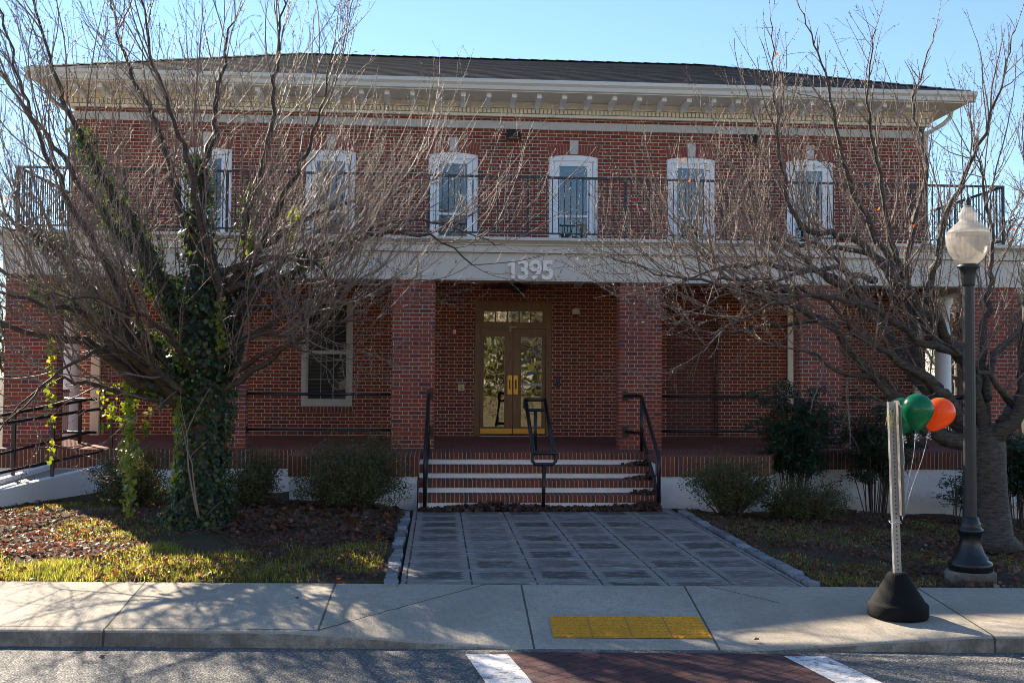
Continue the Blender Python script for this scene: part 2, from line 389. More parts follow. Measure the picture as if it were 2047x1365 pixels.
wk = MB(); wk.add([(x, y, -.012 if y > -10 else -.018) for y in (-4.6, -10.0, 0) for x in (-.33, 3.46)][:4]+[(-.33, yb(-.33)+.004, -.02), (3.46, yb(3.46)+.004, -.02)], [(0,1,3,2), (2,3,5,4)])
put(wk.build('walkway', FLAG), kind='structure')
def flatpoly(pts, z, name, mat, dz):
    mb = MB(); P = [gl(p, z) for p in pts]; mb.add([(x, y, zroad(x, y)+dz) for x, y in P], [tuple(range(len(P)))]); return mb.build(name, mat)
cw = MB(); P0 = [(.62, 0), (1.1, 0), (1.7, 0), (2.58, 0)]
def xl(x0, d): return x0+.14*d
V = []; D = [.10, .6, 1.2, 2.5, 5, 7.6]
for d in D:
    for x0 in (.40, 1.2, 2.0, 2.75): x = xl(x0, d); y = yc(x)-d; V.append((x, y, zroad(x, y)+.004))
cw.add(V, [(j*4+i, j*4+i+1, (j+1)*4+i+1, (j+1)*4+i) for j in range(5) for i in range(3)]); put(cw.build('brick_crosswalk', B_road), kind='structure')
def paintmat():
    m, b = mat_new('worn_road_paint'); (x, y, z), n, P = pos()
    k = noise(P, 16, 6, .75).ss(.50, .60).max(noise(vec(x*3, y*20, 0.), 3, 4, .7).ss(.55, .66)*.9)
    E.T.links.new(mix(k*.8, mix(noise(P, 3, 4), (.58, .57, .55), (.75, .74, .72)), (.16, .15, .15)), b.inputs['Base Color']); b.inputs['Roughness'].default_value = .75; return m
PAINT = paintmat()
for x0, lab in ((.20, 'left'), (2.60, 'right')):
    m_ = MB(); V = []
    for d in [.2, .6, 1.2, 2.5, 5, 7.4]:
        for xx in (x0, x0+.32): x = xl(xx, d); y = yc(x)-d; V.append((x, y, zroad(x, y)+.008))
    m_.add(V, [(2*j, 2*j+1, 2*j+3, 2*j+2) for j in range(5)]); put(m_.build('crosswalk_line', PAINT), kind='structure')
# yellow tactile paving, four panels with domes
YEL = concrete('tactile_yellow', (.85, .38, .03), dark=.7, bm=.002, dirt=0.0)
tp = empty('tactile_paving', (1.53, -11.95, -.12), 'yellow tactile paving pad with raised domes on the curb ramp', 'tactile pad')
tx0, tx1 = .96, 2.235
for k in range(4):
    mb = MB(); a = tx0+(tx1-tx0)*k/4+.003; b = tx0+(tx1-tx0)*(k+1)/4-.003
    def sp(x, u):
        t = .54+u*.315; y = yb(x)+(yc(x)-yb(x))*t; return (x-.025*u, y, zsw(x, t)+.006)
    V = [sp(a+(b-a)*i/4, j/6) for j in range(7) for i in range(5)]
    mb.add(V, [(j*5+i, j*5+i+1, (j+1)*5+i+1, (j+1)*5+i) for j in range(6) for i in range(4)])
    for i in range(5):
        for j in range(8):
            x, y, z = sp(a+(b-a)*(i+.5)/5, (j+.5)/8); mb.lathe([(.017, 0), (.013, .007), (.006, .009)], (x, y, z), 6)
    mb.build('tactile_panel', YEL, tp)
# ------------------------------------------------------------------ the brick building
bd = empty('brick_building', (1.4, 3, 0), 'two storey red brick building with dark hip roof, porch and balcony, numbered 1395', 'building')
XL, XR, YB_ = -6.83, 9.565, 6.3
WIN = [-4.40, -2.07, .26, 2.585, 4.89, 7.25]
holes = [(c-.475, c+.475, 4.22, 6.235) for c in WIN]+[(.70, 2.17, .60, 3.37), (-2.57, -1.61, 1.36, 3.39), (4.42, 5.38, .60, 3.30)]
def wall_y(mb, x0, x1, z0, z1, y, hs, dep_=.16):
    X = axis([x0, x1]+[h[0] for h in hs]+[h[1] for h in hs]); Z = axis([z0, z1]+[h[2] for h in hs]+[h[3] for h in hs])
    for i in range(len(X)-1):
        for j in range(len(Z)-1):
            cx, cz = (X[i]+X[i+1])/2, (Z[j]+Z[j+1])/2
            if any(h[0] < cx < h[1] and h[2] < cz < h[3] for h in hs): continue
            mb.quad((X[i], y, Z[j]), (X[i+1], y, Z[j]), (X[i+1], y, Z[j+1]), (X[i], y, Z[j+1]))
    for a, b, c, d in hs:
        y1 = y+dep_
        mb.quad((a, y, c), (a, y, d), (a, y1, d), (a, y1, c)); mb.quad((b, y, c), (b, y1, c), (b, y1, d), (b, y, d)); mb.quad((a, y, d), (b, y, d), (b, y1, d), (a, y1, d))
mb = MB(); wall_y(mb, XL, XR, -.4, 6.95, 0, holes)
mb.quad((XL, 0, -.4), (XL, YB_, -.4), (XL, YB_, 6.95), (XL, 0, 6.95)); mb.quad((XR, 0, -.4), (XR, YB_, -.4), (XR, YB_, 6.95), (XR, 0, 6.95)); mb.quad((XL, YB_, -.4), (XR, YB_, -.4), (XR, YB_, 6.95), (XL, YB_, 6.95))
mb.build('wall', B_wall, bd)
B_run = brick_mat('infill_brick', [(0, (.18, .05, .04)), (1, (.24, .07, .052))], (.36, .30, .24), flem=False, L=.21)
mb = MB(); mb.box(4.43, 5.37, .05, .14, .5, 3.29); mb.build('bricked_up_opening', B_run, bd)
mb = MB()
n = 11
for k in range(n):                                                  # limestone band in separate blocks
    a = XL-.03+(XR-XL+.06)*k/n; b = XL-.03+(XR-XL+.06)*(k+1)/n-.006
    mb.box(a, b, -.03, .05, 6.70, 6.85)
mb.box(XL-.03, XL+.05, .06, YB_, 6.70, 6.85); mb.box(XR-.05, XR+.03, .06, YB_, 6.70, 6.85)
mb.build('stone_band', STONE, bd)
# cornice
EL, ER, EF, EB = -7.32, 10.06, -.90, 7.2
mb = MB()
for (a, b, c, d) in ((XL-.05, XR+.05, -.05, .12), ):
    mb.box(a, b, c, d, 6.93, 7.19); mb.box(a-.05, b+.05, c-.05, d-.05-.121, 6.925, 6.975); mb.box(a-.03, b+.03, -.10, -.051, 7.09, 7.19)
    mb.prism([(-.101, 7.11), (-.16, 7.15), (-.16, 7.195), (-.101, 7.195)], a-.06, b+.06, 'x')
for xa, xb in ((XL-.05, XL+.05), (XR-.05, XR+.05)): mb.box(xa, xb, .121, YB_, 6.93, 7.19)
mb.build('frieze_board', CREAM, bd)
mb = MB(); x = XL-.07
while x < XR+.05:
    mb.box(x, x+.058, -.105, -.051, 6.99, 7.075); x += .078
mb.build('dentil_course', CREAM, bd)
mb = MB(); mb.box(EL+.05, ER-.05, EF+.03, EB, 7.20, 7.235); mb.build('soffit', CREAM, bd)
k = -6.9
bx0 = at(825, 183, -.72).x
xs_ = [bx0+.472*i for i in range(-16, 21)]
for x in xs_:
    if EL+.12 < x < ER-.15:
        mb = MB(); mb.prism([(-.72, 7.199), (-.72, 7.13), (-.64, 7.115), (-.45, 7.12), (-.25, 7.095), (-.17, 7.06), (-.162, 7.199)], x-.045, x+.045, 'x'); mb.build('bracket', WHITE, bd)
mb = MB(); prof = [(0, 7.21), (-.05, 7.225), (-.07, 7.29), (-.12, 7.33), (-.13, 7.385), (-.115, 7.40), (0, 7.40)]
mb.prism([(EF+p[0]+.03, p[1]) for p in prof], EL-.09, ER+.09, 'x')
mb.prism([(EL+p[0]+.02, p[1]) for p in prof], EF+.031, EB, 'y'); mb.prism([(ER-p[0]-.02, p[1]) for p in prof], EF+.031, EB, 'y')
mb.build('gutter', GREYW, bd)
RY, RZ = 3.15, 8.98; rl, rr = -3.1, 5.95; e = .0
A = [(EL, EF, 7.40), (ER, EF, 7.40), (ER, EB, 7.40), (EL, EB, 7.40)]
mb = MB(); R0, R1 = (rl, RY, RZ), (rr, RY, RZ)
def course(a, b, c, d, n=26):
    # shingle courses as real overlapping steps on a roof plane a-b (eave) to d-c (ridge)
    a, b, c, d = map(Vector, (a, b, c, d)); nm = (b-a).cross(d-a).normalized(); nm = nm if nm.z > 0 else -nm
    for i in range(n):
        t0, t1 = i/n, min(1, (i+1)/n+.01); p = [a.lerp(d, t0), b.lerp(c, t0), b.lerp(c, t1), a.lerp(d, t1)]
        up = nm*.016; lo = nm*.004; q = [p[0]+up, p[1]+up, p[2]+lo, p[3]+lo]
        mb.add([p[0], p[1]]+q, [(2,3,4,5), (0,1,3,2)])
course(A[0], A[1], R1, R0); course(A[2], A[3], R0, R1); course(A[1], A[2], R1, R1); course(A[3], A[0], R0, R0)
mb.quad(A[0], A[1], A[2], A[3])
roof = mb.build('roof', SHING, bd)
mb = MB(); cap = [(0, 0)]
for p, q in ((A[0], R0), (A[1], R1), (R0, R1), (A[2], R1), (A[3], R0)):
    p, q = Vector(p), Vector(q); n = max(2, int((q-p).length/.28))
    for i in range(n):
        a, b = p.lerp(q, i/n), p.lerp(q, min(1, (i+1.15)/n)); t = (b-a).normalized(); s = t.cross(Vector((0, 0, 1))).normalized()*.13
        u1, u2 = Vector((0, 0, .045)), Vector((0, 0, .03)); dn = Vector((0, 0, -.045))
        mb.add([a+s+dn+u1, a+u1, a-s+dn+u1, b+s+dn+u2, b+u2, b-s+dn+u2, a+s+dn, a-s+dn], [(0,1,4,3), (1,2,5,4), (0,6,7,2,1)])
mb.build('ridge_cap', SHING, roof)
mb = MB(); mb.quad((EL+.02, EF-.085, 7.403), (ER-.02, EF-.085, 7.403), (ER-.08, EF+.10, 7.452), (EL+.08, EF+.10, 7.452)); mb.build('gutter_guard', SHING, roof)
# downspout elbows at the two upper corners
for xs0, xw, sgn in ((EL+.03, XL-.03, 1), (ER-.03, XR+.03, -1)):
    mb = MB(); mb.tube([(xs0, EF+.7, 7.22), (xs0+.02*sgn, EF+.72, 7.10), (xs0+.12*sgn, EF+.8, 6.98), (xw-.06*sgn, .05, 6.82), (xw-.055*sgn, .12, 6.7), (xw-.055*sgn, .12, 4.25)], .045, 8); mb.build('downspout', GREYW, bd)
# upper storm doors and windows
def thin_glass(name, refl):
    m, b = mat_new(name); T = E.T; T.nodes.remove(b)
    gl_ = T.nodes.new('ShaderNodeBsdfGlossy'); gl_.inputs['Roughness'].default_value = .012
    tr = T.nodes.new('ShaderNodeBsdfTransparent'); tr.inputs[0].default_value = (.75, .85, .9, 1)
    fr = T.nodes.new('ShaderNodeFresnel'); fr.inputs[0].default_value = refl
    P = pos()[2]; bp = T.nodes.new('ShaderNodeBump'); bp.inputs['Distance'].default_value = .0015; lk(noise(P, 2.4, 2), bp.inputs['Height'])
    T.links.new(bp.outputs[0], gl_.inputs['Normal'])
    mx = T.nodes.new('ShaderNodeMixShader'); T.links.new(fr.outputs[0], mx.inputs[0]); T.links.new(tr.outputs[0], mx.inputs[1]); T.links.new(gl_.outputs[0], mx.inputs[2])
    T.links.new(mx.outputs[0], T.nodes['Material Output'].inputs['Surface']); return m
G_thin = thin_glass('storm_glass', 1.75)
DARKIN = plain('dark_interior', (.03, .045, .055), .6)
INNER = plain('inner_door_paint', (.10, .13, .15), .5)
def arc(c, hw, x, crown=6.235, dr=.045): return crown-dr*((x-c)/hw)**2
def upper(c, door):
    hw = .475; mb = MB(); N = 12
    def ring(ho, zo_bot, wi, y0, y1, crown, dr, flat_in):
        # casing: two jambs and an arched head
        mb.box(c-ho, c-ho+wi, y0, y1, zo_bot, crown-dr-.02); mb.box(c+ho-wi, c+ho, y0, y1, zo_bot, crown-dr-.02)
        top = [(c-ho+2*ho*i/N, arc(c, ho, c-ho+2*ho*i/N, crown, dr)) for i in range(N+1)]
        zj = crown-dr-.0195
        mb.prism(top+[(c+ho, zj), (c+ho-wi, zj), (c+ho-wi, flat_in), (c-ho+wi, flat_in), (c-ho+wi, zj), (c-ho, zj)], y0-.001, y1-.001)
    ring(hw-.003, 4.2, .07, .025, .15, 6.232, .045, 6.121)
    mb.box(c-hw+.067, c-hw+.10, .045, .148, 4.2, 6.11); mb.box(c+hw-.10, c+hw-.067, .045, .148, 4.2, 6.11); mb.box(c-hw+.067, c+hw-.067, .045, .148, 6.096, 6.12)
    fr = mb.build('storm_door' if door else 'upper_window', WHITE, bd)
    sf = MB(); xi = hw-.105; zt = 6.095
    for a, b, c_, d in ((c-xi, c-xi+.085, 4.2, zt), (c+xi-.085, c+xi, 4.2, zt), (c-xi+.085, c+xi-.085, zt-.075, zt), (c-xi+.085, c+xi-.085, 5.03, 5.07)): sf.box(a, b, .055, .09, c_, d)
    for a, b in ((c-xi+.085, c-xi+.10), (c+xi-.10, c+xi-.085)): sf.box(a, b, .062, .088, 4.2, zt-.075)
    sf.build('sash', WHITE, fr)
    gp = MB(); gp.box(c-xi+.08, c+xi-.08, .072, .078, 4.2, zt-.05); gp.build('glass_pane', G_thin, fr)
    ib = MB()
    for a, b, c_, d in ((c-xi, c-xi+.15, 4.2, 6.1), (c+xi-.15, c+xi, 4.2, 6.1), (c-.075, c+.075, 4.2, 6.1), (c-xi+.15, c-.075, 5.92, 6.1), (c+.075, c+xi-.15, 5.92, 6.1), (c-xi+.15, c-.075, 5.42, 5.45), (c+.075, c+xi-.15, 5.42, 5.45), (c-xi+.15, c-.075, 4.9, 4.93), (c+.075, c+xi-.15, 4.9, 4.93)): ib.box(a, b, .115, .135, c_, d)
    ib.build('inner_sash', INNER, fr)
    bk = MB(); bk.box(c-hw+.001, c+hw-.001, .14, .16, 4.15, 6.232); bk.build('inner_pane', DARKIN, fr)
    if door:
        h = MB(); h.box(c+xi-.06, c+xi-.025, .045, .055, 5.05, 5.25); h.tube([(c+xi-.04, .045, 5.14), (c+xi-.04, .0, 5.14), (c+xi-.13, -.005, 5.15)], .011, 6); h.build('door_handle', WHITE, fr)
    # brick arch of separate voussoirs with a stone keystone
    ab = MB(); ho = hw; zt1 = 6.425
    ab.mi; NB = 17
    for i in range(NB):
        f0, f1 = i/NB, (i+1)/NB
        g_ = .07/NB
        xb0, xb1 = c-ho+2*ho*(f0+g_), c-ho+2*ho*(f1-g_); ht = ho+.045; xt0, xt1 = c-ht+2*ht*(f0+g_), c-ht+2*ht*(f1-g_)
        ab.prism([(xb0, arc(c, hw, xb0)), (xb1, arc(c, hw, xb1)), (xt1, zt1), (xt0, zt1)], -.006, .05)
    ar = ab.build('brick_arch', B_arch, bd)
    mo = MB(); pl = [(c-ho+2*ho*i/N, arc(c, hw, c-ho+2*ho*i/N)+.002) for i in range(N+1)]
    mo.prism(pl+[(c+ho+.05, zt1+.008), (c-ho-.05, zt1+.008)], -.003, .045); mo.build('mortar', plain('mortar', (.40, .33, .25), .9), ar)
    ks = MB(); ks.prism([(c-.07, 6.237), (c+.07, 6.237), (c+.085, 6.51), (c-.085, 6.51)], -.028, .04); ks.build('keystone', STONE, ar)
for i, c in enumerate(WIN): upper(c, i == 3)
# lower window
c0, c1, z0, z1 = -2.57, -1.61, 1.36, 3.39
mb = MB()
for a, b, c, d in ((c0, c0+.09, z0, z1), (c1-.09, c1, z0, z1), (c0+.09, c1-.09, z1-.10, z1), (c0+.09, c1-.09, z0, z0+.09)): mb.box(a, b, -.012, .12, c, d)
for a, b, c, d in ((c0+.09, c0+.125, z0+.09, z1-.1), (c1-.125, c1-.09, z0+.09, z1-.1), (c0+.125, c1-.125, 2.34, 2.40), (c0+.125, c1-.125, z0+.09, z0+.13)): mb.box(a, b, .02, .118, c, d)
lw = mb.build('lower_window', plain('grey_window_paint', (.50, .46, .42), .5), bd)
mb = MB(); mb.box(c0+.12, c1-.12, .055, .10, z0+.1, z1-.1); mb.build('glass_pane', G_low, lw)
mb = MB(); W_ = (c1-c0-.25)
for k in (1, 2): mb.box(c0+.125+W_*k/3-.006, c0+.125+W_*k/3+.006, .044, .054, z0+.13, z1-.1)
for zz in (1.86, 2.87): mb.box(c0+.125, c1-.125, .046, .053, zz-.006, zz+.006)
mb.build('muntin', plain('dull_muntin', (.30, .29, .27), .5), lw)
mb = MB(); mb.box(c0-.02, c1+.02, -.05, .03, 1.245, 1.345); mb.build('brick_sill', B_sold, lw)
# front door
mb = MB()
mb.box(.701, .80, -.015, .14, .79, 3.369); mb.box(2.07, 2.169, -.015, .14, .79, 3.369); mb.box(.80, 2.07, -.015, .14, 3.25, 3.369); mb.box(.80, 2.07, -.005, .14, 2.86, 2.985)
mb.box(.80, .87, .0, .14, 2.985, 3.25); mb.box(2.0, 2.07, .0, .14, 2.985, 3.25); mb.box(.87, 2.0, .005, .14, 3.19, 3.25); mb.box(.69, 2.18, -.03, 0, 3.371, 3.39)
for k in range(1, 5): mb.box(.87+1.13*k/5-.012, .87+1.13*k/5+.012, .005, .14, 2.985, 3.19)
fd = mb.build('front_door', OAK, bd)
mb = MB(); mb.box(.871, 1.999, .05, .08, 2.986, 3.189); mb.build('transom_pane', G_door, fd)
for a, b in ((.805, 1.432), (1.438, 2.065)):
    mb = MB(); lo, hi = .83, 2.855
    inl = a+.06 if a < 1 else a+.145; inr = b-.145 if a < 1 else b-.06
    mb.box(a, inl, .02, .07, lo, hi); mb.box(inr, b, .02, .07, lo, hi); mb.box(inl, inr, .02, .07, 2.70, hi); mb.box(inl, inr, .02, .07, lo, .98)
    mb.box(inl, inl+.012, .014, .06, .98, 2.70); mb.box(inr-.012, inr, .014, .06, .98, 2.70)
    mb.build('door_leaf', OAK, fd)
    mb = MB(); mb.box(inl, inr, .045, .052, .975, 2.705); mb.build('glass_pane', G_door, fd)
    mb = MB(); mb.box(a+.01, b-.01, .012, .019, .85, .945); mb.build('kick_plate', BRASS, fd)
    hx = b-.055 if a < 1 else a+.055
    mb = MB(); mb.box(hx-.043, hx+.043, .008, .019, 1.60, 1.965)
    h = mb.build('handle_plate', BRASS, fd); mb = MB(); mb.tube([(hx, .008, 1.71), (hx, -.03, 1.72), (hx, -.03, 1.86), (hx, .008, 1.87)], .011, 8); mb.build('pull_handle', RUSTM, fd)
mb = MB(); mb.box(1.585, 2.0, .015, .04, 1.765, 1.815); mb.build('push_bar', GALV, fd)
mb = MB(); mb.box(.80, 2.07, -.06, .13, .78, .815); mb.build('threshold', GALV, fd)
STY = plain('yellow_sticker', (.55, .47, .03), .5, var=.3, sc_=40); STB = plain('blue_sticker', (.05, .13, .35), .5, var=.3, sc_=40)
mb = MB(); mb.prism([(1.79+.068*math.cos(t*PI/10), 2.11+.068*math.sin(t*PI/10)) for t in range(20)], .040, .044); st = mb.build('round_sticker', STY, fd)
mb = MB(); mb.box(1.72, 1.865, .040, .044, 1.985, 2.035); mb.build('blue_label', STB, st)
mb = MB(); mb.box(1.36, 1.40, -.015, .004, 2.87, 2.90); mb.box(1.40, 1.50, -.012, .004, 2.88, 2.895); mb.box(1.37, 1.39, -.01, .004, 2.80, 2.87); mb.build('door_latch', GALV, fd)
# porch
PX0, PX1, PF = -6.98, 9.97, -2.95
mb = MB(); mb.prism([(0, .80), (PF, .735), (PF, .63), (0, .63)], PX0, PX1, 'x'); mb.build('porch_floor', B_floor, bd)
mb = MB(); mb.box(PX0, PX1, PF-.012, PF+.1, .632, .73); mb.box(PX0, PX1, PF-.004, PF+.1, .43, .6315); pb = mb.build('porch_edge', B_sold, bd)
mb = MB(); mb.box(PX0+.01, PX1-.01, PF+.012, -.01, -.7, .429); mb.box(PX0+.01, PX1-.01, PF+.005, -.01, .6225, .6315); mb.build('porch_base', STUCCO, bd)
for a, b in ((-6.98, -6.15), (-3.86, -3.14), (-.76, -.05), (3.04, 3.76), (6.14, 6.86), (9.12, 9.97)):
    mb = MB(); mb.box(a, b, -2.66, -2.36, .6, 3.528); mb.build('brick_pier', B_pier, bd)
mb = MB(); mb.box(PX0-.03, PX1+.03, -2.72, -2.34, 3.53, 3.985); mb.box(PX0-.03, -6.55, -2.339, -.005, 3.53, 4.0); mb.box(9.52, PX1+.03, -2.339, -.005, 3.53, 4.0)
mb.build('porch_beam', GREYW, bd)
mb = MB(); mb.box(PX0-.10, PX1+.10, -2.80, -.006, 3.99, 4.108); mb.box(PX0-.13, PX1+.13, -2.84, -.006, 4.11, 4.13)
mb.prism([(-2.845, 4.131), (-2.90, 4.17), (-2.95, 4.18), (-2.95, 4.228), (-.006, 4.228), (-.006, 4.131)], PX0-.16, PX1+.16, 'x'); mb.build('balcony_deck', GREYW, bd)
mb = MB(); mb.box(-6.549, 9.519, -2.338, -.006, 3.80, 3.86); mb.build('porch_ceiling', CREAM, bd)
mb = MB()
for sx in (2.92, -.95, 5.2, 7.9, -3.5): mb.box(sx-.003, sx+.003, -2.7225, -2.71, 3.53, 3.985); mb.box(sx+.1, sx+.106, -2.8025, -2.79, 3.99, 4.108)
mb.box(PX0, PX1, -2.7215, -2.70, 3.55, 3.553)
mb.build('trim_seam', plain('seam', (.25, .25, .25), .7), bd)
for x in (-6.66, 9.70):
    mb = MB(); mb.lathe([(.20, .80), (.20, .87), (.165, .90), (.165, .93), (.15, .96), (.15, 2.2), (.128, 3.30), (.15, 3.32), (.15, 3.36), (.19, 3.42), (.19, 3.53)], (x, -.45, 0), 28); mb.build('white_column', WHITE, bd)
    mb = MB(); xx = x+(.32 if x < 0 else -.32); mb.box(xx-.08, xx+.08, -.10, -.004, .80, 3.53); mb.build('pilaster', CREAM, bd)
mb = MB(); mb.box(6.78, 6.88, -.10, -.02, .85, 3.8); mb.build('downspout', CREAM, bd)
mb = MB(); mb.tube([(5.40, -.02, .8), (5.40, -.02, 3.2)], .012, 6); mb.build('conduit', RUSTM, bd)
# house number
fc = bpy.data.curves.new('house_number', 'FONT'); fc.body = '395'; fc.size = .438; fc.extrude = .012; fc.offset = .011; fc.align_x = 'CENTER'; fc.space_character = .93; fc.bevel_depth = 0
fo = bpy.data.objects.new('tmp', fc); COL.objects.link(fo); fo.rotation_euler = (PI/2, 0, 0); dg = bpy.context.evaluated_depsgraph_get()
me = bpy.data.meshes.new_from_object(fo.evaluated_get(dg)); bpy.data.objects.remove(fo)
p = at(1057, 539, -2.75)
for v in me.vertices: v.co = (v.co.x+p.x+.112, -2.758-v.co.z, v.co.y+p.z-.153)
nm = MB(); nm.v = [tuple(v.co) for v in me.vertices]; nm.f = [tuple(q.vertices) for q in me.polygons]; nm.sm = [False]*len(nm.f); nm.mi = [0]*len(nm.f)
H_ = .310; ox = p.x-.40; oz = p.z-.153
nm.prism([(ox+.105, oz), (ox+.165, oz), (ox+.165, oz+H_), (ox+.118, oz+H_), (ox+.09, oz+H_*.86), (ox+.045, oz+H_*.77), (ox+.045, oz+H_*.61), (ox+.105, oz+H_*.72)], -2.77, -2.746)
nm.build('house_number', plain('brushed_metal_number', (.92, .87, .82), .35, metal=.1, var=.03), bd)
# ------------------------------------------------------------------ landing and steps
LP = [(-2.2, PF-.013), (-2.2, -4.35), (-.27, -4.35), (-.27, -3.58), (3.31, -3.58), (3.31, -4.35), (4.75, -4.35), (5.15, -4.15), (5.37, -3.75), (5.37, PF-.013)]
stp = empty('entrance_steps', (1.5, -4, 0), 'brick and white entrance steps with landing leading up to the porch', 'steps')
def inset(poly, d):
    out = []; n = len(poly)
    for i in range(n):
        a, b, c = [Vector((*poly[(i+k) % n], 0)) for k in (-1, 0, 1)]
        n1 = (b-a).normalized(); n2 = (c-b).normalized(); p1 = Vector((-n1.y, n1.x, 0)); p2 = Vector((-n2.y, n2.x, 0)); q = (p1+p2); q = q/max(.3, (1+p1.dot(p2)))
        out.append(((b+q*d).x, (b+q*d).y))
    return out
mb = MB(); mb.prism(inset(LP, .02), -.6, .422, 'z'); mb.prism(inset(LP, .012), .4225, .7, 'z'); mb.build('landing_base', STUCCO, stp)
def wallband(mb, poly, z0, z1, off):
    P = inset(poly, off)
    for i in range(len(P)-1):
        a, b = P[i], P[i+1]; mb.quad((*a, z0), (*b, z0), (*b, z1), (*a, z1))
mb = MB(); mb.prism(inset(LP, -.008), .632, .734, 'z'); mb.build('landing_edge', B_sold, stp)
mb = MB(); mb.prism(inset(LP, .22), .70, .7365, 'z'); mb.build('landing_floor', B_floor, stp)
for q_ in (LP[0:3], LP[5:]): mb = MB(); wallband(mb, q_, .43, .6315, 0); mb.build('landing_course', B_sold, stp)
for i in (1, 2, 3):
    zt = .735-.18*i; y0 = -3.58-.39*i
    mb = MB(); mb.box(-.268, 3.308, y0+.008, y0+.40, -.3, zt-.106); s_ = mb.build('step', RISER, stp)
    mb = MB(); mb.box(-.268, 3.308, y0-.012, y0+.392, zt-.105, zt); mb.build('brick_nosing', B_sold, s_)
# ------------------------------------------------------------------ railings
def rail_between(a, b, y, z, mb): mb.tube([(a, y, z), (b, y, z)], .023, 8)
for a, b, lab in ((-3.14, -.76, 'black two bar porch railing between the brick piers left of the door'), (3.76, 6.14, 'black two bar porch railing between brick piers just right of the steps'), (6.86, 9.12, 'black two bar porch railing in the rightmost bay, behind the tree')):
    t = empty('porch_railing', ((a+b)/2, -2.5, .75), lab, 'railing', 'two bar railings along the porch')
    for z in (1.62, 1.03):
        mb = MB(); rail_between(a+.003, b-.003, -2.5, z, mb); mb.build('rail', BLACK, t)
        for x, s in ((a+.004, 1), (b-.004, -1)):
            mb = MB(); mb.box(min(x, x+.01*s), max(x, x+.01*s), -2.54, -2.46, z-.06, z+.06); mb.build('flange', BLACK, t)
RR = .029
def flange(mb, x, y, z): mb.box(x-.05, x+.05, y-.015, y, z-.09, z+.09)
t = empty('stair_handrail', (-.17, -4.0, .2), 'black pipe handrail at the left end of the steps', 'handrail', 'pipe handrails of the steps')
mb = MB(); mb.tube([(-.10, -2.67, 1.63), (-.13, -2.95, 1.64), (-.145, -3.05, 1.62), (-.17, -4.70, .80), (-.17, -4.80, .74), (-.17, -4.81, .64), (-.17, -4.80, -.01)], RR, 10); mb.build('top_rail', BLACK, t)
mb = MB(); mb.tube([(-.10, -2.67, 1.03), (-.14, -3.05, 1.02), (-.17, -4.79, .16)], RR*.9, 10); mb.build('mid_rail', BLACK, t)
mb = MB(); mb.tube([(-.145, -3.15, .73), (-.145, -3.15, 1.57)], RR, 10); mb.build('post', BLACK, t)
for z in (1.63, 1.03): mb = MB(); flange(mb, -.12, -2.661, z); mb.build('flange', RUSTM, t)
t = empty('stair_handrail', (3.3, -4.0, .2), 'black pipe handrail at the right end of the steps', 'handrail', 'pipe handrails of the steps')
mb = MB(); mb.tube([(3.13, -2.67, 1.63), (3.29, -3.02, 1.635), (3.335, -3.10, 1.62), (3.33, -3.16, 1.58), (3.28, -4.68, .80), (3.275, -4.78, .74), (3.27, -4.80, .64), (3.27, -4.80, -.01)], RR, 10); mb.build('top_rail', BLACK, t)
mb = MB(); mb.tube([(3.16, -2.67, 1.03), (3.30, -3.05, 1.025), (3.34, -3.14, 1.0), (3.27, -4.79, .18)], RR*.9, 10); mb.build('mid_rail', BLACK, t)
mb = MB(); mb.tube([(3.33, -3.15, .73), (3.33, -3.15, 1.57)], RR, 10); mb.build('post', BLACK, t)
for z in (1.63, 1.03): mb = MB(); flange(mb, 3.14, -2.661, z); mb.build('flange', RUSTM, t)
t = empty('stair_handrail', (1.55, -4.2, .2), 'black double pipe handrail with looped ends in the middle of the steps', 'handrail', 'pipe handrails of the steps')
for x in (1.395, 1.70): mb = MB(); mb.tube([(x, -3.5, 1.57), (x+.015, -4.85, .82)], RR, 10); mb.build('top_rail', BLACK, t)
for y, z, h in ((-3.5, 1.57, .165), (-4.85, .82, .165)):
    o_ = .015 if y < -4 else 0
    mb = MB(); mb.tube([(1.365+o_, y, z), (1.73+o_, y, z)], RR, 10)
    mb.tube([(1.385+o_, y, z), (1.375+o_, y, z-h*.7), (1.42+o_, y, z-h), (1.675+o_, y, z-h), (1.72+o_, y, z-h*.7), (1.71+o_, y, z)], RR*.9, 10); mb.build('end_loop', BLACK, t)
    mb = MB(); mb.tube([(1.555+o_*.5, y, z-h), (1.555, y, .735 if y > -4 else -.01)], RR, 10); mb.lathe([(.055, 0), (.055, .012)], (1.555, y, .735 if y > -4 else -.012), 12); mb.build('post', BLACK, t)
# balcony railing
t = empty('balcony_railing', (1.4, -2.7, 4.22), 'long black picket railing around the balcony above the porch', 'railing')
bx_0, bx_1 = -6.82, 9.70; BY = -2.7
mb = MB(); mb.box(bx_0-.02, bx_1+.02, BY-.022, BY+.022, 5.25, 5.285)
for x in (bx_0, bx_1): mb.box(x-.02, x+.02, BY+.0225, -.005, 5.25, 5.285)
mb.build('top_rail', BLACKM, t)
mb = MB(); mb.box(bx_0, bx_1, BY-.016, BY+.016, 4.315, 4.34)
for x in (bx_0, bx_1): mb.box(x-.016, x+.016, BY+.0165, -.005, 4.315, 4.34)
mb.build('bottom_rail', BLACKM, t)
px_ = 1.475-1.65*5
PS = [px_+1.65*i for i in range(11)]; PS = [x for x in PS if bx_0+.3 < x < bx_1-.3]+[bx_0, bx_1]
for x in PS:
    mb = MB(); mb.box(x-.02, x+.02, BY-.02, BY+.02, 4.23, 5.249); p_ = mb.build('post', BLACKM, t)
    mb = MB(); mb.box(x-.035, x+.035, BY-.035, BY+.035, 4.2285, 4.262); mb.build('post_foot', GREYW, p_)
mb = MB(); x = bx_0+.1
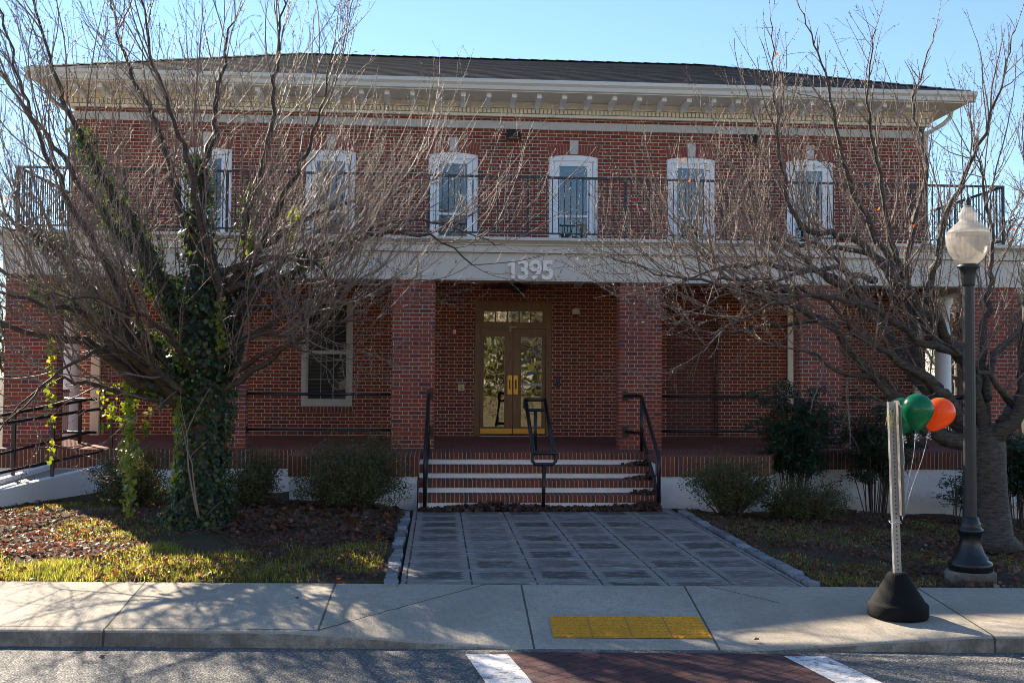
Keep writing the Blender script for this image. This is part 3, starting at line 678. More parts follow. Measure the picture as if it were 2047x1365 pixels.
while x < bx_1:
    if all(abs(x-q) > .04 for q in PS): mb.box(x-.0075, x+.0075, BY-.0075, BY+.0075, 4.335, 5.252)
    x += .1025
for xx in (bx_0, bx_1):
    y = BY+.1
    while y < -.05: mb.box(xx-.0075, xx+.0075, y-.0075, y+.0075, 4.335, 5.252); y += .1025
o = mb.build('balusters', BLACKM, t)
# ------------------------------------------------------------------ fixtures on the walls
def fixture(name, x0, x1, z0, z1, d, mat, lab, cat, group=None, slope=0, y=0):
    mb = MB(); mb.prism([(y-.002, z0), (y-d, z0), (y-d*(1-slope), z1), (y-.002, z1)], x0, x1, 'x'); o = mb.build(name, mat, None, bevel=.006); return put(o, lab, cat, group)
for x, lab in ((1.41, 'black wedge shaped floodlight under the stone band above the balcony door'), (6.07, 'black wedge shaped floodlight on the upper wall behind the right tree twigs')):
    t = empty('floodlight', (x, 0, 6.6), lab, 'floodlight', 'floodlights on the upper wall')
    mb = MB(); V = [(x-.145, -.002, 6.50), (x+.145, -.002, 6.50), (x+.145, -.20, 6.50), (x-.145, -.20, 6.50), (x-.11, -.002, 6.69), (x+.11, -.002, 6.69), (x+.11, -.07, 6.69), (x-.11, -.07, 6.69)]
    mb.add(V, [(0,1,2,3), (4,5,6,7), (0,1,5,4), (1,2,6,5), (2,3,7,6), (3,0,4,7)]); mb.build('housing', BLACKM, t, bevel=.008)
    mb = MB(); mb.box(x-.12, x+.12, -.19, -.02, 6.485, 6.499); mb.build('lens', plain('amber_lens', (.20, .10, .06), .3), t)
for x, z, lab in ((.31, 2.78, 'red fire alarm strobe on the brick beside the front door'), (-.42, 6.10, 'red fire alarm strobe high on the upper wall by the balcony')):
    t = empty('fire_alarm', (x, 0, z), lab, 'fire alarm', 'red fire alarm strobes')
    mb = MB(); mb.box(x-.06, x+.06, -.05, -.002, z-.075, z+.075); mb.build('housing', RED_P, t, bevel=.008)
    mb = MB(); mb.box(x-.022, x+.028, -.065, -.051, z-.035, z+.04); mb.build('strobe_lens', CLEARW, t, bevel=.004)
t = empty('wall_lamp', (2.63, 0, 3.2), 'small white boxy security lamp on the brick right of the door', 'wall lamp')
mb = MB(); mb.prism([(2.565, 3.14), (2.70, 3.14), (2.70, 3.235), (2.63, 3.27), (2.565, 3.235)], -.12, -.002); mb.build('housing', plain('ivory_plastic', (.62, .55, .45), .45), t, bevel=.006)
mb = MB(); mb.prism([(2.58, 3.139), (2.69, 3.139), (2.66, 3.095), (2.60, 3.095)], -.10, -.01); mb.build('lens', BLACKM, t)
t = empty('door_opener_button', (.45, 0, 1.74), 'square wheelchair door opener button on the brick left of the front door', 'push button')
mb = MB(); mb.box(.39, .51, -.035, -.002, 1.66, 1.79); mb.build('button_plate', plain('tan_plate', (.68, .54, .34), .4), t, bevel=.006)
mb = MB(); mb.box(.34, .55, -.12, -.002, 1.81, 1.835); mb.build('rain_hood', GALV, t)
mb = MB(); mb.tube([(.445, -.037, 1.765), (.445, -.037, 1.735), (.46, -.037, 1.715), (.475, -.037, 1.69)], .004, 4); mb.tube([(.43, -.037, 1.74), (.425, -.037, 1.71), (.445, -.037, 1.69), (.462, -.037, 1.705)], .004, 4); mb.build('wheelchair_symbol', BLACKM, t)
t = empty('card_reader', (2.30, 0, 1.83), 'small black card reader on the brick right of the front door', 'card reader')
mb = MB(); mb.box(2.255, 2.345, -.04, -.002, 1.76, 1.90); mb.build('housing', BLACKM, t, bevel=.008)
mb = MB(); mb.box(2.28, 2.32, -.046, -.041, 1.875, 1.895); mb.build('status_light', plain('blue_plastic', (.03, .05, .5), .3), t)
def fan(x, lab):
    t = empty('ceiling_fan', (x, -1.4, 3.8), lab, 'ceiling fan', 'ceiling fans under the porch roof')
    mb = MB(); mb.lathe([(.07, 3.74), (.07, 3.799)], (x, -1.4, 0), 14); mb.tube([(x, -1.4, 3.745), (x, -1.4, 3.60)], .015, 8); mb.build('downrod', BLACKM, t)
    mb = MB(); mb.lathe([(.05, 3.42), (.11, 3.44), (.13, 3.50), (.13, 3.57), (.06, 3.61)], (x, -1.4, 0), 20); mb.build('motor', BLACKM, t)
    for k in range(5):
        a = k*2*PI/5+.35; c, s = math.cos(a), math.sin(a); mb = MB(); V = []
        for r_, hw_, dz in ((.10, .02, 0), (.20, .05, .0), (.62, .07, .01), (.66, .04, .01)):
            for sg in (-1, 1): V.append((x+r_*c-sg*hw_*s, -1.4+r_*s+sg*hw_*c, 3.53+dz+sg*.012))
        mb.add(V+[(a_, b_, z_+.008) for a_, b_, z_ in V], [(0,1,3,2), (2,3,5,4), (4,5,7,6), (8,10,11,9), (10,12,13,11), (12,14,15,13)]); mb.build('blade', RUSTM, t)
fan(1.42, 'dark ceiling fan under the porch roof above the front door'); fan(5.62, 'dark ceiling fan under the porch roof in the bay right of the steps')
# ------------------------------------------------------------------ concrete ramp at the left
rp = empty('access_ramp', (-5.9, -5, 0), 'white walled concrete ramp rising to the porch at the left', 'ramp')
def RX(y, s): return (-5.62+.33*(y+4.1)) if s > 0 else (-6.27+.17*(y+4.0))
def RZ_(y): return min(.74, .40+.072*(y+4.1)) if y > -9 else .40+.072*(-4.9)
YY = [-10.0, -8.5, -7, -5.6, -4.4, -3.4, -2.66]
mb = MB(); V = []
for y in YY:
    for x in (RX(y, -1)-.3*(y < -4), RX(y, 1)): V.append((x, y, RZ_(y)-.07))
mb.add(V, [(2*j, 2*j+1, 2*j+3, 2*j+2) for j in range(len(YY)-1)]); mb.build('ramp_surface', concrete('ramp_concrete', (.46, .42, .36)), rp)
for s_, nm in ((1, 'ramp_wall'), (-1, 'ramp_curb')):
    mb = MB(); V = []; ys2 = YY if s_ > 0 else YY[3:]
    for y in ys2:
        x = RX(y, s_); 
        for dx, z in ((0, -.5), (0, RZ_(y)+.0), (-.14 if s_ > 0 else -.12, RZ_(y)+.0), (-.14 if s_ > 0 else -.12, -.5)): V.append((x+dx, y, z))
    n = len(ys2); mb.add(V, [(4*j+k, 4*j+(k+1) % 4, 4*j+4+(k+1) % 4, 4*j+4+k) for j in range(n-1) for k in range(4)]+[(0,1,2,3), (4*n-4, 4*n-3, 4*n-2, 4*n-1)]); mb.build(nm, STUCCO, rp, bevel=.012)
t = empty('ramp_handrail', (-5.7, -4.1, .4), 'black handrail on the white wall along the near side of the ramp', 'handrail', 'black handrails of the ramp')
def rl_(y, s, h): return (RX(y, s)-(.07 if s > 0 else .05), y, RZ_(y)+h)
for h in (.90, .22): mb = MB(); mb.tube([rl_(y, 1, h) for y in (-9.5, -7, -5.5, -4.1, -2.7)], .024, 8); mb.build('rail', BLACK, t)
for y in (-8.6, -6.4, -4.1, -2.75): mb = MB(); x, y_, z = rl_(y, 1, 0); mb.box(x-.024, x+.024, y-.024, y+.024, z-.02, z+.895); mb.build('post', BLACK, t)
t = empty('ramp_handrail', (-6.2, -4, .4), 'black handrail with returned ends on the far side of the ramp beside the corner pier', 'handrail', 'black handrails of the ramp')
for h in (.92, .36): mb = MB(); mb.tube([rl_(y, -1, h) for y in (-6.5, -5, -3.95, -2.9, -1.75)]+[(-5.80, -1.72, RZ_(-1.75)+h), (-6.35, -1.70, RZ_(-1.75)+h+.01)], .024, 8); mb.build('rail', BLACK, t)
for y in (-5.9, -3.95, -2.0): mb = MB(); x, y_, z = rl_(y, -1, 0); mb.box(x-.024, x+.024, y-.024, y+.024, z-.02, z+.915); mb.build('post', BLACK, t)
# picket guard closing the left end of the porch, and one on the right end
for x0, lab in ((-6.62, 'low vertical slat guard between the column and the left corner pier'), (9.66, 'low black picket guard at the right end of the porch')):
    t = empty('porch_end_guard', (x0, -1.4, .76), lab, 'railing'); mt = plain('brown_slat', (.25, .16, .12), .6) if x0 < 0 else BLACKM
    mb = MB(); mb.box(x0-.02, x0+.02, -2.35, -.62, 1.60, 1.65); mb.build('top_rail', mt, t); mb = MB(); mb.box(x0-.02, x0+.02, -2.35, -.62, .86, .90); mb.build('bottom_rail', mt, t)
    mb = MB(); y = -2.30
    while y < -.65: mb.box(x0-.012, x0+.012, y-.012, y+.012, .90, 1.60); y += .10
    mb.build('pickets', mt, t)
# ------------------------------------------------------------------ street lamp
lp = at(1940, 1150, -10.15); lx, ly = lp.x, -10.15; lz = zg(lx, -10.7)
t = empty('street_lamp', (lx, ly, lz), 'black fluted street lamp post with acorn shaped frosted globe', 'street lamp')
mb = MB(); mb.lathe([(.235, -.2), (.24, .02), (.225, .04), (.19, .046)], (lx, ly, 0), 28); mb.build('concrete_footing', concrete('footing', (.24, .20, .165)), t)
bz = lambda L_: [(r_, .045+(z_-.086)*.83) for r_, z_ in L_]
mb = MB(); mb.lathe(bz([(.205, .086), (.208, .17), (.20, .19), (.165, .21), (.168, .235), (.155, .25), (.135, .29), (.108, .38), (.098, .47), (.112, .53), (.122, .545), (.122, .575), (.104, .59), (.098, .62), (.102, .64), (.085, .66), (.082, .70), (.066, .72)]), (lx, ly, 0), 40, True, .06, (.16, .42)); mb.build('base', BLACK, t)
mb = MB(); mb.lathe([(.063, .57), (.06, 1.4), (.056, 2.86)], (lx, ly, 0), 32, False, .05, (.60, 2.84)); mb.build('pole', BLACKM, t)
mb = MB(); mb.lathe([(.058, 2.86), (.062, 2.88), (.072, 2.96), (.078, 3.03), (.105, 3.045), (.105, 3.07), (.07, 3.085)], (lx, ly, 0), 28); mb.build('collar', BLACKM, t)
def globe():
    m, b = mat_new('frosted_acrylic'); b.inputs['Base Color'].default_value = (.55, .52, .48, 1); b.inputs['Roughness'].default_value = .25
    tl = E.T.nodes.new('ShaderNodeBsdfTranslucent'); tl.inputs[0].default_value = (.62, .57, .5, 1); tp_ = E.T.nodes.new('ShaderNodeBsdfTransparent'); tp_.inputs[0].default_value = (.95, .94, .92, 1)
    m1 = E.T.nodes.new('ShaderNodeMixShader'); m1.inputs[0].default_value = .45; m2 = E.T.nodes.new('ShaderNodeMixShader'); m2.inputs[0].default_value = .42
    E.T.links.new(b.outputs[0], m1.inputs[1]); E.T.links.new(tl.outputs[0], m1.inputs[2]); E.T.links.new(m1.outputs[0], m2.inputs[1]); E.T.links.new(tp_.outputs[0], m2.inputs[2])
    E.T.links.new(m2.outputs[0], E.T.nodes['Material Output'].inputs['Surface']); return m
GLB = globe()
mb = MB(); mb.lathe([(.090, 3.086), (.135, 3.13), (.180, 3.20), (.205, 3.27), (.213, 3.34), (.206, 3.385)], (lx, ly, 0), 48, False, .012, (3.0, 3.5)); mb.build('globe', GLB, t)
mb = MB(); mb.lathe([(.207, 3.386), (.196, 3.41), (.170, 3.44), (.155, 3.445), (.145, 3.47), (.105, 3.495), (.082, 3.525), (.090, 3.55), (.090, 3.59), (.070, 3.61), (.062, 3.64), (.040, 3.665)], (lx, ly, 0), 40); mb.build('globe_roof', GLB, t)
mb = MB(); mb.lathe([(.035, 3.655), (.02, 3.68), (.03, 3.71), (.012, 3.75), (.004, 3.79)], (lx, ly, 0), 14); mb.build('finial', BLACKM, t)
# ------------------------------------------------------------------ sign post with rubber base, balloons
sx, sy = 3.74, -11.75; p0 = at(1795, 1245, sy); sx = p0.x; sz = zsw(sx, (yb(sx)-sy)/(yb(sx)-yc(sx)))
t = empty('sign_post', (sx, sy, sz), 'perforated steel sign post turned edge on, standing in a black rubber base', 'sign')
mb = MB(); mb.lathe([(.235, .0), (.245, .02), (.245, .10), (.235, .115), (.215, .125), (.21, .14), (.165, .21), (.115, .29), (.085, .345), (.075, .36), (.05, .36)], (sx, sy, sz), 40); mb.build('rubber_base', RUBBER, t)
tilt = -.032
def tl(x, z): return x+tilt*(z-.3)
ax = sx-.005
mb = MB(); H = 1.78
P4 = [(-.030, -.022), (-.030, .016), (-.024, .016), (-.024, -.016), (.024, -.016), (.024, .016), (.030, .016), (.030, -.022)]
V = []
for z in (sz+.33, sz+H): V += [(tl(ax+a, z), sy+b, z) for a, b in P4]
mb.add(V, [tuple(range(8)), tuple(range(15, 7, -1))]+[(i, i+8, (i+1) % 8+8, (i+1) % 8) for i in range(8)]); po = mb.build('perforated_post', GALV, t)
mb = MB(); z = sz+.39
while z < sz+H-.05:
    mb.lathe([(.0062, 0), (.0062, .001)], (0, 0, 0), 8); k = 16
    for i in range(len(mb.v)-16, len(mb.v)):
        x_, y_, z_ = mb.v[i]; mb.v[i] = (tl(ax, z)+x_, sy-.0225-z_, z+y_)
    z += .0355
mb.build('punched_holes', plain('hole_shadow_steel', (.01, .01, .01), .9), po)
ang = math.radians(82); ca, sa = math.cos(ang), math.sin(ang); hw, z0_, z1_ = .13, sz+.83, sz+1.79
out = []
for cx_, cz_, a0 in ((hw-.09, z1_-.09, 0), (-hw+.09, z1_-.09, 90), (-hw+.04, z0_+.04, 180), (hw-.04, z0_+.04, 270)):
    rr_ = .09 if a0 < 180 else .04
    for k in range(6): q = math.radians(a0+18*k); out.append((cx_+rr_*math.cos(q), cz_+rr_*math.sin(q)))
mb = MB(); V = []
for d in (-.0022, .0022): V += [(tl(ax+.062, z)+u*ca+d*sa, sy+.03+u*sa-d*ca, z) for u, z in out]
n = len(out); mb.add(V, [tuple(range(n)), tuple(range(2*n-1, n-1, -1))]+[(i, i+n, (i+1) % n+n, (i+1) % n) for i in range(n)]); mb.build('sign_plate', plain('weathered_aluminium', (.20, .19, .175), .5, metal=.3), t)
mb = MB(); z = sz+.78; mb.tube([(tl(ax, z)+.05*math.cos(q), sy+.05*math.sin(q), z+.01*math.sin(3*q)) for q in np.linspace(0, 6.0, 14)], .003, 4)
mb.tube([(tl(ax, z)-.04, sy-.04, z), (tl(ax, z)-.05, sy-.05, z-.12), (tl(ax, z)-.045, sy-.045, z-.3), (tl(ax, z)-.02, sy-.04, z-.38)], .0025, 4); mb.build('string_tie', WHITE, t)
mb = MB(); z = sz+1.72
for k in range(9):
    a = Vector((tl(ax, z)-.02+random.uniform(-.01, .05), sy-.03, z+random.uniform(-.05, .03))); mb.tube([a, a+Vector((random.uniform(-.03, .03), -.01, -.05)), a+Vector((random.uniform(-.05, .03), -.015, -.12))], .0028, 4)
mb.build('ribbon_scraps', plain('yellow_ribbon', (.55, .50, .18), .4), t)
def balloon_mat(name, col):
    m, b = mat_new(name); b.inputs['Base Color'].default_value = (*col, 1); b.inputs['Roughness'].default_value = .22; b.inputs['Coat Weight'].default_value = .3
    tr_ = E.T.nodes.new('ShaderNodeBsdfTranslucent'); tr_.inputs[0].default_value = (*[min(1, c*1.6) for c in col], 1); mx = E.T.nodes.new('ShaderNodeMixShader'); mx.inputs[0].default_value = .4
    E.T.links.new(b.outputs[0], mx.inputs[1]); E.T.links.new(tr_.outputs[0], mx.inputs[2]); E.T.links.new(mx.outputs[0], E.T.nodes['Material Output'].inputs['Surface']); return m
GRN = balloon_mat('green_latex', (.008, .19, .085)); ORG = balloon_mat('orange_latex', (.80, .15, .012))
RIB = plain('white_ribbon', (.75, .75, .76), .4)
def balloon(px, py, Y, R_, lean, mt, lab, tie):
    c = at(px, py, Y); rot = Matrix.Rotation(lean, 3, 'Y'); mb = MB(); prof = []
    for i in range(25):
        th = PI*i/24; z = math.cos(th); r_ = math.sin(th)*(1.0 if z > 0 else 1-.34*(-z)**1.4); prof.append((max(.02, r_)*R_, (z*1.04 if z > 0 else z*1.36)*R_))
    mb.lathe(prof[::-1], (0, 0, 0), 40); mb.v = [tuple(rot @ Vector(v)+c) for v in mb.v]
    o = mb.build('balloon', mt); put(o, lab, 'balloon', 'balloons tied to the sign post')
    kn = rot @ Vector((0, 0, -1.36*R_))+c; mb = MB(); k2 = rot @ Vector((0, 0, -1.36*R_-.018))+c; mb.tube([kn+(c-kn)*.04, kn, k2], [.009, .005, .012], 8); mb.build('knot', mt, o)
    mb = MB(); pts = [kn.lerp(Vector(tie), u)+Vector((.006*math.sin(u*9+px), .006*math.cos(u*7), .015*math.sin(u*PI)*-1)) for u in np.linspace(0, 1, 16)]; mb.tube(pts, .0022, 4)
    q = k2; mb.tube([q+Vector((.014*math.sin(a*2.2)*(1+a*.1), .01*math.cos(a*2.2), -.006*a*1.5)) for a in np.linspace(0, 7, 24)], .0028, 4); mb.build('ribbon', RIB, o)
tie = (tl(ax, .8)+.05, sy-.02, sz+.80)
balloon(1834, 819, -11.62, .134, .05, GRN, 'large green balloon in front, tied beside the sign post', tie)
balloon(1802, 826, -11.30, .132, -.12, GRN, 'green balloon half hidden behind the front green one', tie)
balloon(1878, 825, -11.45, .130, -.52+1.04, ORG, 'orange balloon leaning to the right beside the green ones', tie)
# ------------------------------------------------------------------ granite cobbles along the walkway
def granite():
    m, b = mat_new('granite'); P = pos()[2]; oi = E.T.nodes.new('ShaderNodeObjectInfo')
    c = ramp(E(oi.outputs['Random']), [(0, (.15, .15, .155)), (.5, (.25, .25, .26)), (1, (.38, .38, .40))]); c = mix(noise(P, 45, 4, .7).ss(.4, .7)*.6, c, (.09, .09, .095))
    E.T.links.new(c, b.inputs['Base Color']); b.inputs['Roughness'].default_value = .85; bump(b, noise(P, 25, 5), .02); return m
GRAN = granite()
def cobble(x, y, l, wd, lab, grp):
    mb = MB(); V = []; h = random.uniform(.014, .026); nx2, ny2 = 3, 4
    for k in range(2):
        for j in range(ny2+1):
            for i in range(nx2+1):
                u, v = i/nx2-.5, j/ny2-.5; e_ = 1 if max(abs(u), abs(v)) < .49 else .93
                V.append((x+u*wd*(e_ if k else 1)+random.uniform(-.008, .008), y+v*l*(e_ if k else 1)+random.uniform(-.008, .008), (-.08 if k == 0 else h*(1 if e_ == 1 else .7)+random.uniform(-.004, .004)-.012)))
    n = (nx2+1)*(ny2+1); F_ = []
    for j in range(ny2):
        for i in range(nx2):
            a = n+j*(nx2+1)+i; F_.append((a, a+1, a+nx2+2, a+nx2+1))
    ring = [i for i in range(nx2+1)]+[(j+1)*(nx2+1)-1 for j in range(1, ny2+1)]+[ny2*(nx2+1)+i for i in range(nx2-1, -1, -1)]+[j*(nx2+1) for j in range(ny2-1, 0, -1)]
    for a, b in zip(ring, ring[1:]+ring[:1]): F_.append((a, b, b+n, a+n))
    mb.add(V, F_, False); o = mb.build('edging_cobble', GRAN); put(o, lab, 'edging stone', grp)
for xe, lab, grp in ((-.43, 'grey granite cobble in the row along the left edge of the walkway', 'granite cobbles left of the walkway'), (3.57, 'grey granite cobble in the row along the right edge of the walkway', 'granite cobbles right of the walkway')):
    y = -4.95
    while y > yb(xe)+.1:
        l = random.uniform(.22, .34); cobble(xe+random.uniform(-.015, .015), y-l/2, l-.022, random.uniform(.11, .14), lab, grp); y -= l
# ------------------------------------------------------------------ trees
UPV = Vector((0, 0, 1))
def rv(s=1): return Vector((random.gauss(0, s), random.gauss(0, s), random.gauss(0, s)))
def spline(P, step):
    P = [Vector(p) for p in P]; out = []
    for i in range(len(P)-1):
        p0, p1, p2, p3 = P[max(i-1, 0)], P[i], P[i+1], P[min(i+2, len(P)-1)]; n = max(1, int((p2-p1).length/step))
        for k in range(n):
            t = k/n; out.append(.5*((2*p1)+(p2-p0)*t+(2*p0-5*p1+4*p2-p3)*t*t+(3*p1-p0-3*p2+p3)*t**3))
    out.append(P[-1]); return out
def walk(p, d, L, r0, r1, seg, wob, up):
    n = max(2, int(L/seg)); pts = [p.copy()]; rs = [r0]; d = d.normalized()
    for i in range(n):
        d = (d+rv(wob)+UPV*up).normalized(); p = p+d*(L/n); pts.append(p.copy()); rs.append(r0+(r1-r0)*(i+1)/n)
    return pts, rs
class Tree:
    def __init__(s): s.wood = MB(); s.tw = MB(); s.limbs = []
    def limb(s, P, r0, r1, jit=.02):
        Q = spline(P, .13); n = len(Q)
        r1 *= .45; rs = [(r1+(r0-r1)*(1-i/(n-1))**1.35)*(1+.04*math.sin(i*1.7)+random.uniform(-.04, .04)) for i in range(n)]
        Q = [q+rv(jit)*(0 < i < n-1) for i, q in enumerate(Q)]
        s.wood.tube(Q, rs, 9 if r0 > .05 else 6); s.limbs.append((Q, rs)); return Q, rs
    def spurs(s, pts, step, ln):
        for a, b in zip(pts, pts[1:]):
            L = (b-a).length; k = L/step; k = int(k)+(random.random() < k-int(k)); d = (b-a).normalized()
            for _ in range(k):
                p = a.lerp(b, random.random()); o = (rv()+d*.7); o = (o-d*o.dot(d)*.4).normalized(); e_ = d.cross(o); e_ = (e_.normalized() if e_.length > 1e-5 else UPV)*.0042
                q = p+o*ln*random.uniform(.5, 1.3); s.tw.add([p-e_, p+e_, q+e_*.9, q-e_*.9], [(0,1,2,3)])
    def shoot(s, p, d, L, r, up=.05, wob=.05, twigs=1.0, lv=0, droop=False):
        pts, rs = walk(p, d, L, r, max(.0024, r*.28), .13 if lv == 0 else .08, wob, up)
        s.tw.tube(pts, rs, 5 if r > .008 else 3, cap=False)
        s.spurs(pts[1:], .055, .030)
        if lv >= 2: return
        n = len(pts); step = .17/twigs; L_ = 0
        tot = 0; nxt = random.uniform(.1, .3)
        for i in range(1, n-1):
            tot += (pts[i]-pts[i-1]).length
            while tot > nxt:
                nxt += step*random.uniform(.5, 1.6); f = i/n
                dd = (pts[i+1]-pts[i-1]).normalized(); o = rv(); o = (o-dd*o.dot(dd)); o = o.normalized() if o.length > .01 else UPV
                a = random.uniform(.4, .95); nd = dd*math.cos(a)+o*math.sin(a)+UPV*(.25 if not droop else -.1)
                l2 = L*(1-f)*random.uniform(.3, .7)+.08
                s.shoot(pts[i], nd, l2, rs[i]*.6, up*(1 if not droop else -.3), wob*1.3, twigs*.9, lv+1 if l2 > .12 else 2, droop)
    def fill(s, lo, dens, Lr, upw, outw=.4, c=None, r=.011, top=None, droop=0, tw=1.0):
        # shoots along every limb, leaning outward and upward
        for Q, rs in s.limbs:
            n = len(Q)
            for i in range(int(n*lo), n):
                if rs[i] > .10: continue
                k = dens*.13; k = int(k)+(random.random() < k-int(k))
                for _ in range(k):
                    tan = (Q[min(i+1, n-1)]-Q[max(i-1, 0)]).normalized(); o = rv(); o.z *= .5
                    out_ = (Q[i]-c); out_.z = max(0, out_.z)*.8; out_ = out_.normalized() if out_.length > .05 else Vector((0, 0, 0))
                    dr = random.random() < droop
                    d = tan*.45+o.normalized()*.65+out_*outw+UPV*(upw if not dr else -.25)
                    L = random.uniform(*Lr)*(1 if not dr else .6)
                    if top: L = min(L, max(.25, (top-Q[i].z)*random.uniform(.75, 1.15)))
                    s.shoot(Q[i], d, L, min(rs[i]*.7, r*random.uniform(.7, 1.3)), .06 if not dr else .03, .075 if not dr else .12, tw, 0, dr)
            s.shoot(Q[-1], (Q[-1]-Q[-2])+UPV*.1, random.uniform(.6, 1.2), rs[-1]*.9, .04, .06)
def px_limb(pts, Y0, Y1, base=None):
    n = len(pts); return [at(p[0], p[1], Y0+(Y1-Y0)*(i/max(1, n-1))) for i, p in enumerate(pts)]
# left tree -------------------------------------------------------
TL = empty('bare_cherry_tree', (-2.93, -6.85, .05), 'large bare spreading tree whose trunk is wrapped in ivy, left of the steps', 'tree', 'bare trees in front of the porch')
T = Tree(); Yt = -6.85
T.wood.tube([at(398, 1075, Yt), at(400, 1040, Yt), at(404, 960, Yt), at(408, 880, Yt), at(412, 800, Yt), at(408, 720, Yt), at(402, 640, Yt)], [.40, .30, .24, .23, .25, .19, .14], 14)
LLIM = [ # pixel outline of each limb, depth offset of its tip from the trunk, radii
 ([(408,830),(352,785),(275,765),(238,736),(193,694),(103,677),(0,646),(-90,610)], -.9, .12, .035),
 ([(405,820),(330,775),(241,698),(186,643),(72,577),(-30,520)], .7, .13, .05),
 ([(405,780),(330,715),(240,640),(170,570),(123,507),(74,470),(-10,420)], 1.4, .12, .04),
 ([(405,740),(365,640),(320,560),(280,480),(235,400),(180,310),(130,200),(85,70),(60,-60)], .4, .11, .022),
 ([(402,640),(396,560),(398,480),(402,400),(410,330),(430,250),(440,150),(470,30)], 1.0, .13, .025),
 ([(398,560),(440,545),(510,526),(585,519),(632,528),(655,560),(640,610)], -.9, .075, .028),
 ([(408,600),(470,575),(535,578),(600,620),(612,690)], -1.3, .06, .025),
 ([(410,700),(470,640),(540,612),(640,590),(720,610)], .9, .07, .02),
 ([(408,800),(430,753),(440,656),(437,553),(416,491),(395,420),(380,330),(340,220),(300,80),(280,-50)], -1.0, .075, .02),
 ([(412,800),(470,720),(480,620),(488,520),(492,430),(520,340),(545,220),(560,60),(575,-60)], .5, .09, .02),
 ([(405,800),(290,765),(255,680),(255,620),(215,540),(165,450),(100,330),(40,160),(0,20)], -1.2, .08, .022),
 ([(408,690),(470,620),(560,560),(650,510),(733,470),(817,467),(880,480),(945,530)], -.6, .085, .02),
 ([(440,640),(540,540),(640,500),(742,455),(820,440),(905,452),(990,490)], .5, .07, .016),
 ([(450,600),(540,480),(658,416),(742,397),(827,373),(893,345)], 1.0, .07, .014),
 ([(412,700),(350,600),(270,500),(200,420),(140,330),(60,230),(-20,120)], -.4, .085, .022),
 ([(412,740),(440,620),(520,480),(600,330),(640,220),(668,90)], -.5, .075, .018),
 ([(405,790),(300,740),(180,640),(60,600),(-80,560)], -1.6, .08, .025),
 ([(405,690),(330,590),(200,520),(60,470),(-60,440)], 1.8, .08, .025),
 ([(412,780),(480,740),(540,700),(620,680),(700,690)], -1.2, .05, .014),
 ([(405,650),(390,520),(350,380),(320,260),(250,120),(210,-40)], 1.5, .09, .022),
 ([(405,820),(330,800),(250,790),(150,760),(60,790),(10,850)], -.8, .06, .016),
 ([(412,790),(330,750),(240,700),(160,715),(70,790),(0,860)], -1.7, .05, .014),
 ([(415,795),(500,745),(580,690),(660,650),(760,640)], -1.5, .055, .014),
 ([(410,780),(360,700),(300,640),(200,600),(90,590)], -1.9, .055, .016),
 ([(420,775),(460,700),(540,665),(620,710),(690,780)], -1.8, .045, .012),
 ([(412,800),(340,770),(290,690),(270,600),(240,520)], -1.6, .06, .016),
 ([(430,720),(540,650),(650,600),(720,590),(790,620)], -.2, .05, .012),
]
for pts, dy, r0, r1 in LLIM: T.limb(px_limb(pts, Yt, Yt+dy), r0, r1)
cL = at(405, 760, Yt)
T.fill(.18, 5.6, (.5, 3.0), .42, .55, cL, .0108, 8.2, droop=.2, tw=.62)
T.wood.build('trunk', BARK, TL); T.tw.build('twigs', TWIG, TL); LT = T
# young shoots at the foot of the trunk
SP = Tree()
for pts, r in (([(397,1035),(380,960),(370,880),(355,830)], .018), ([(398,1035),(385,950),(372,860),(360,775)], .014), ([(372,870),(395,820),(420,775)], .009), ([(376,920),(402,890),(424,872)], .007), ([(415,1030),(430,1010),(446,1000)], .008), ([(384,960),(395,935),(405,915)], .005)):
    SP.limb(px_limb(pts, Yt-.5, Yt-.75), r, r*.35, .008)
put(SP.wood.build('sapling', plain('pale_sapling_bark', (.26, .19, .14), .6, var=.2)), 'thin pale leafless sapling stems in front of the ivy covered trunk', 'sapling')
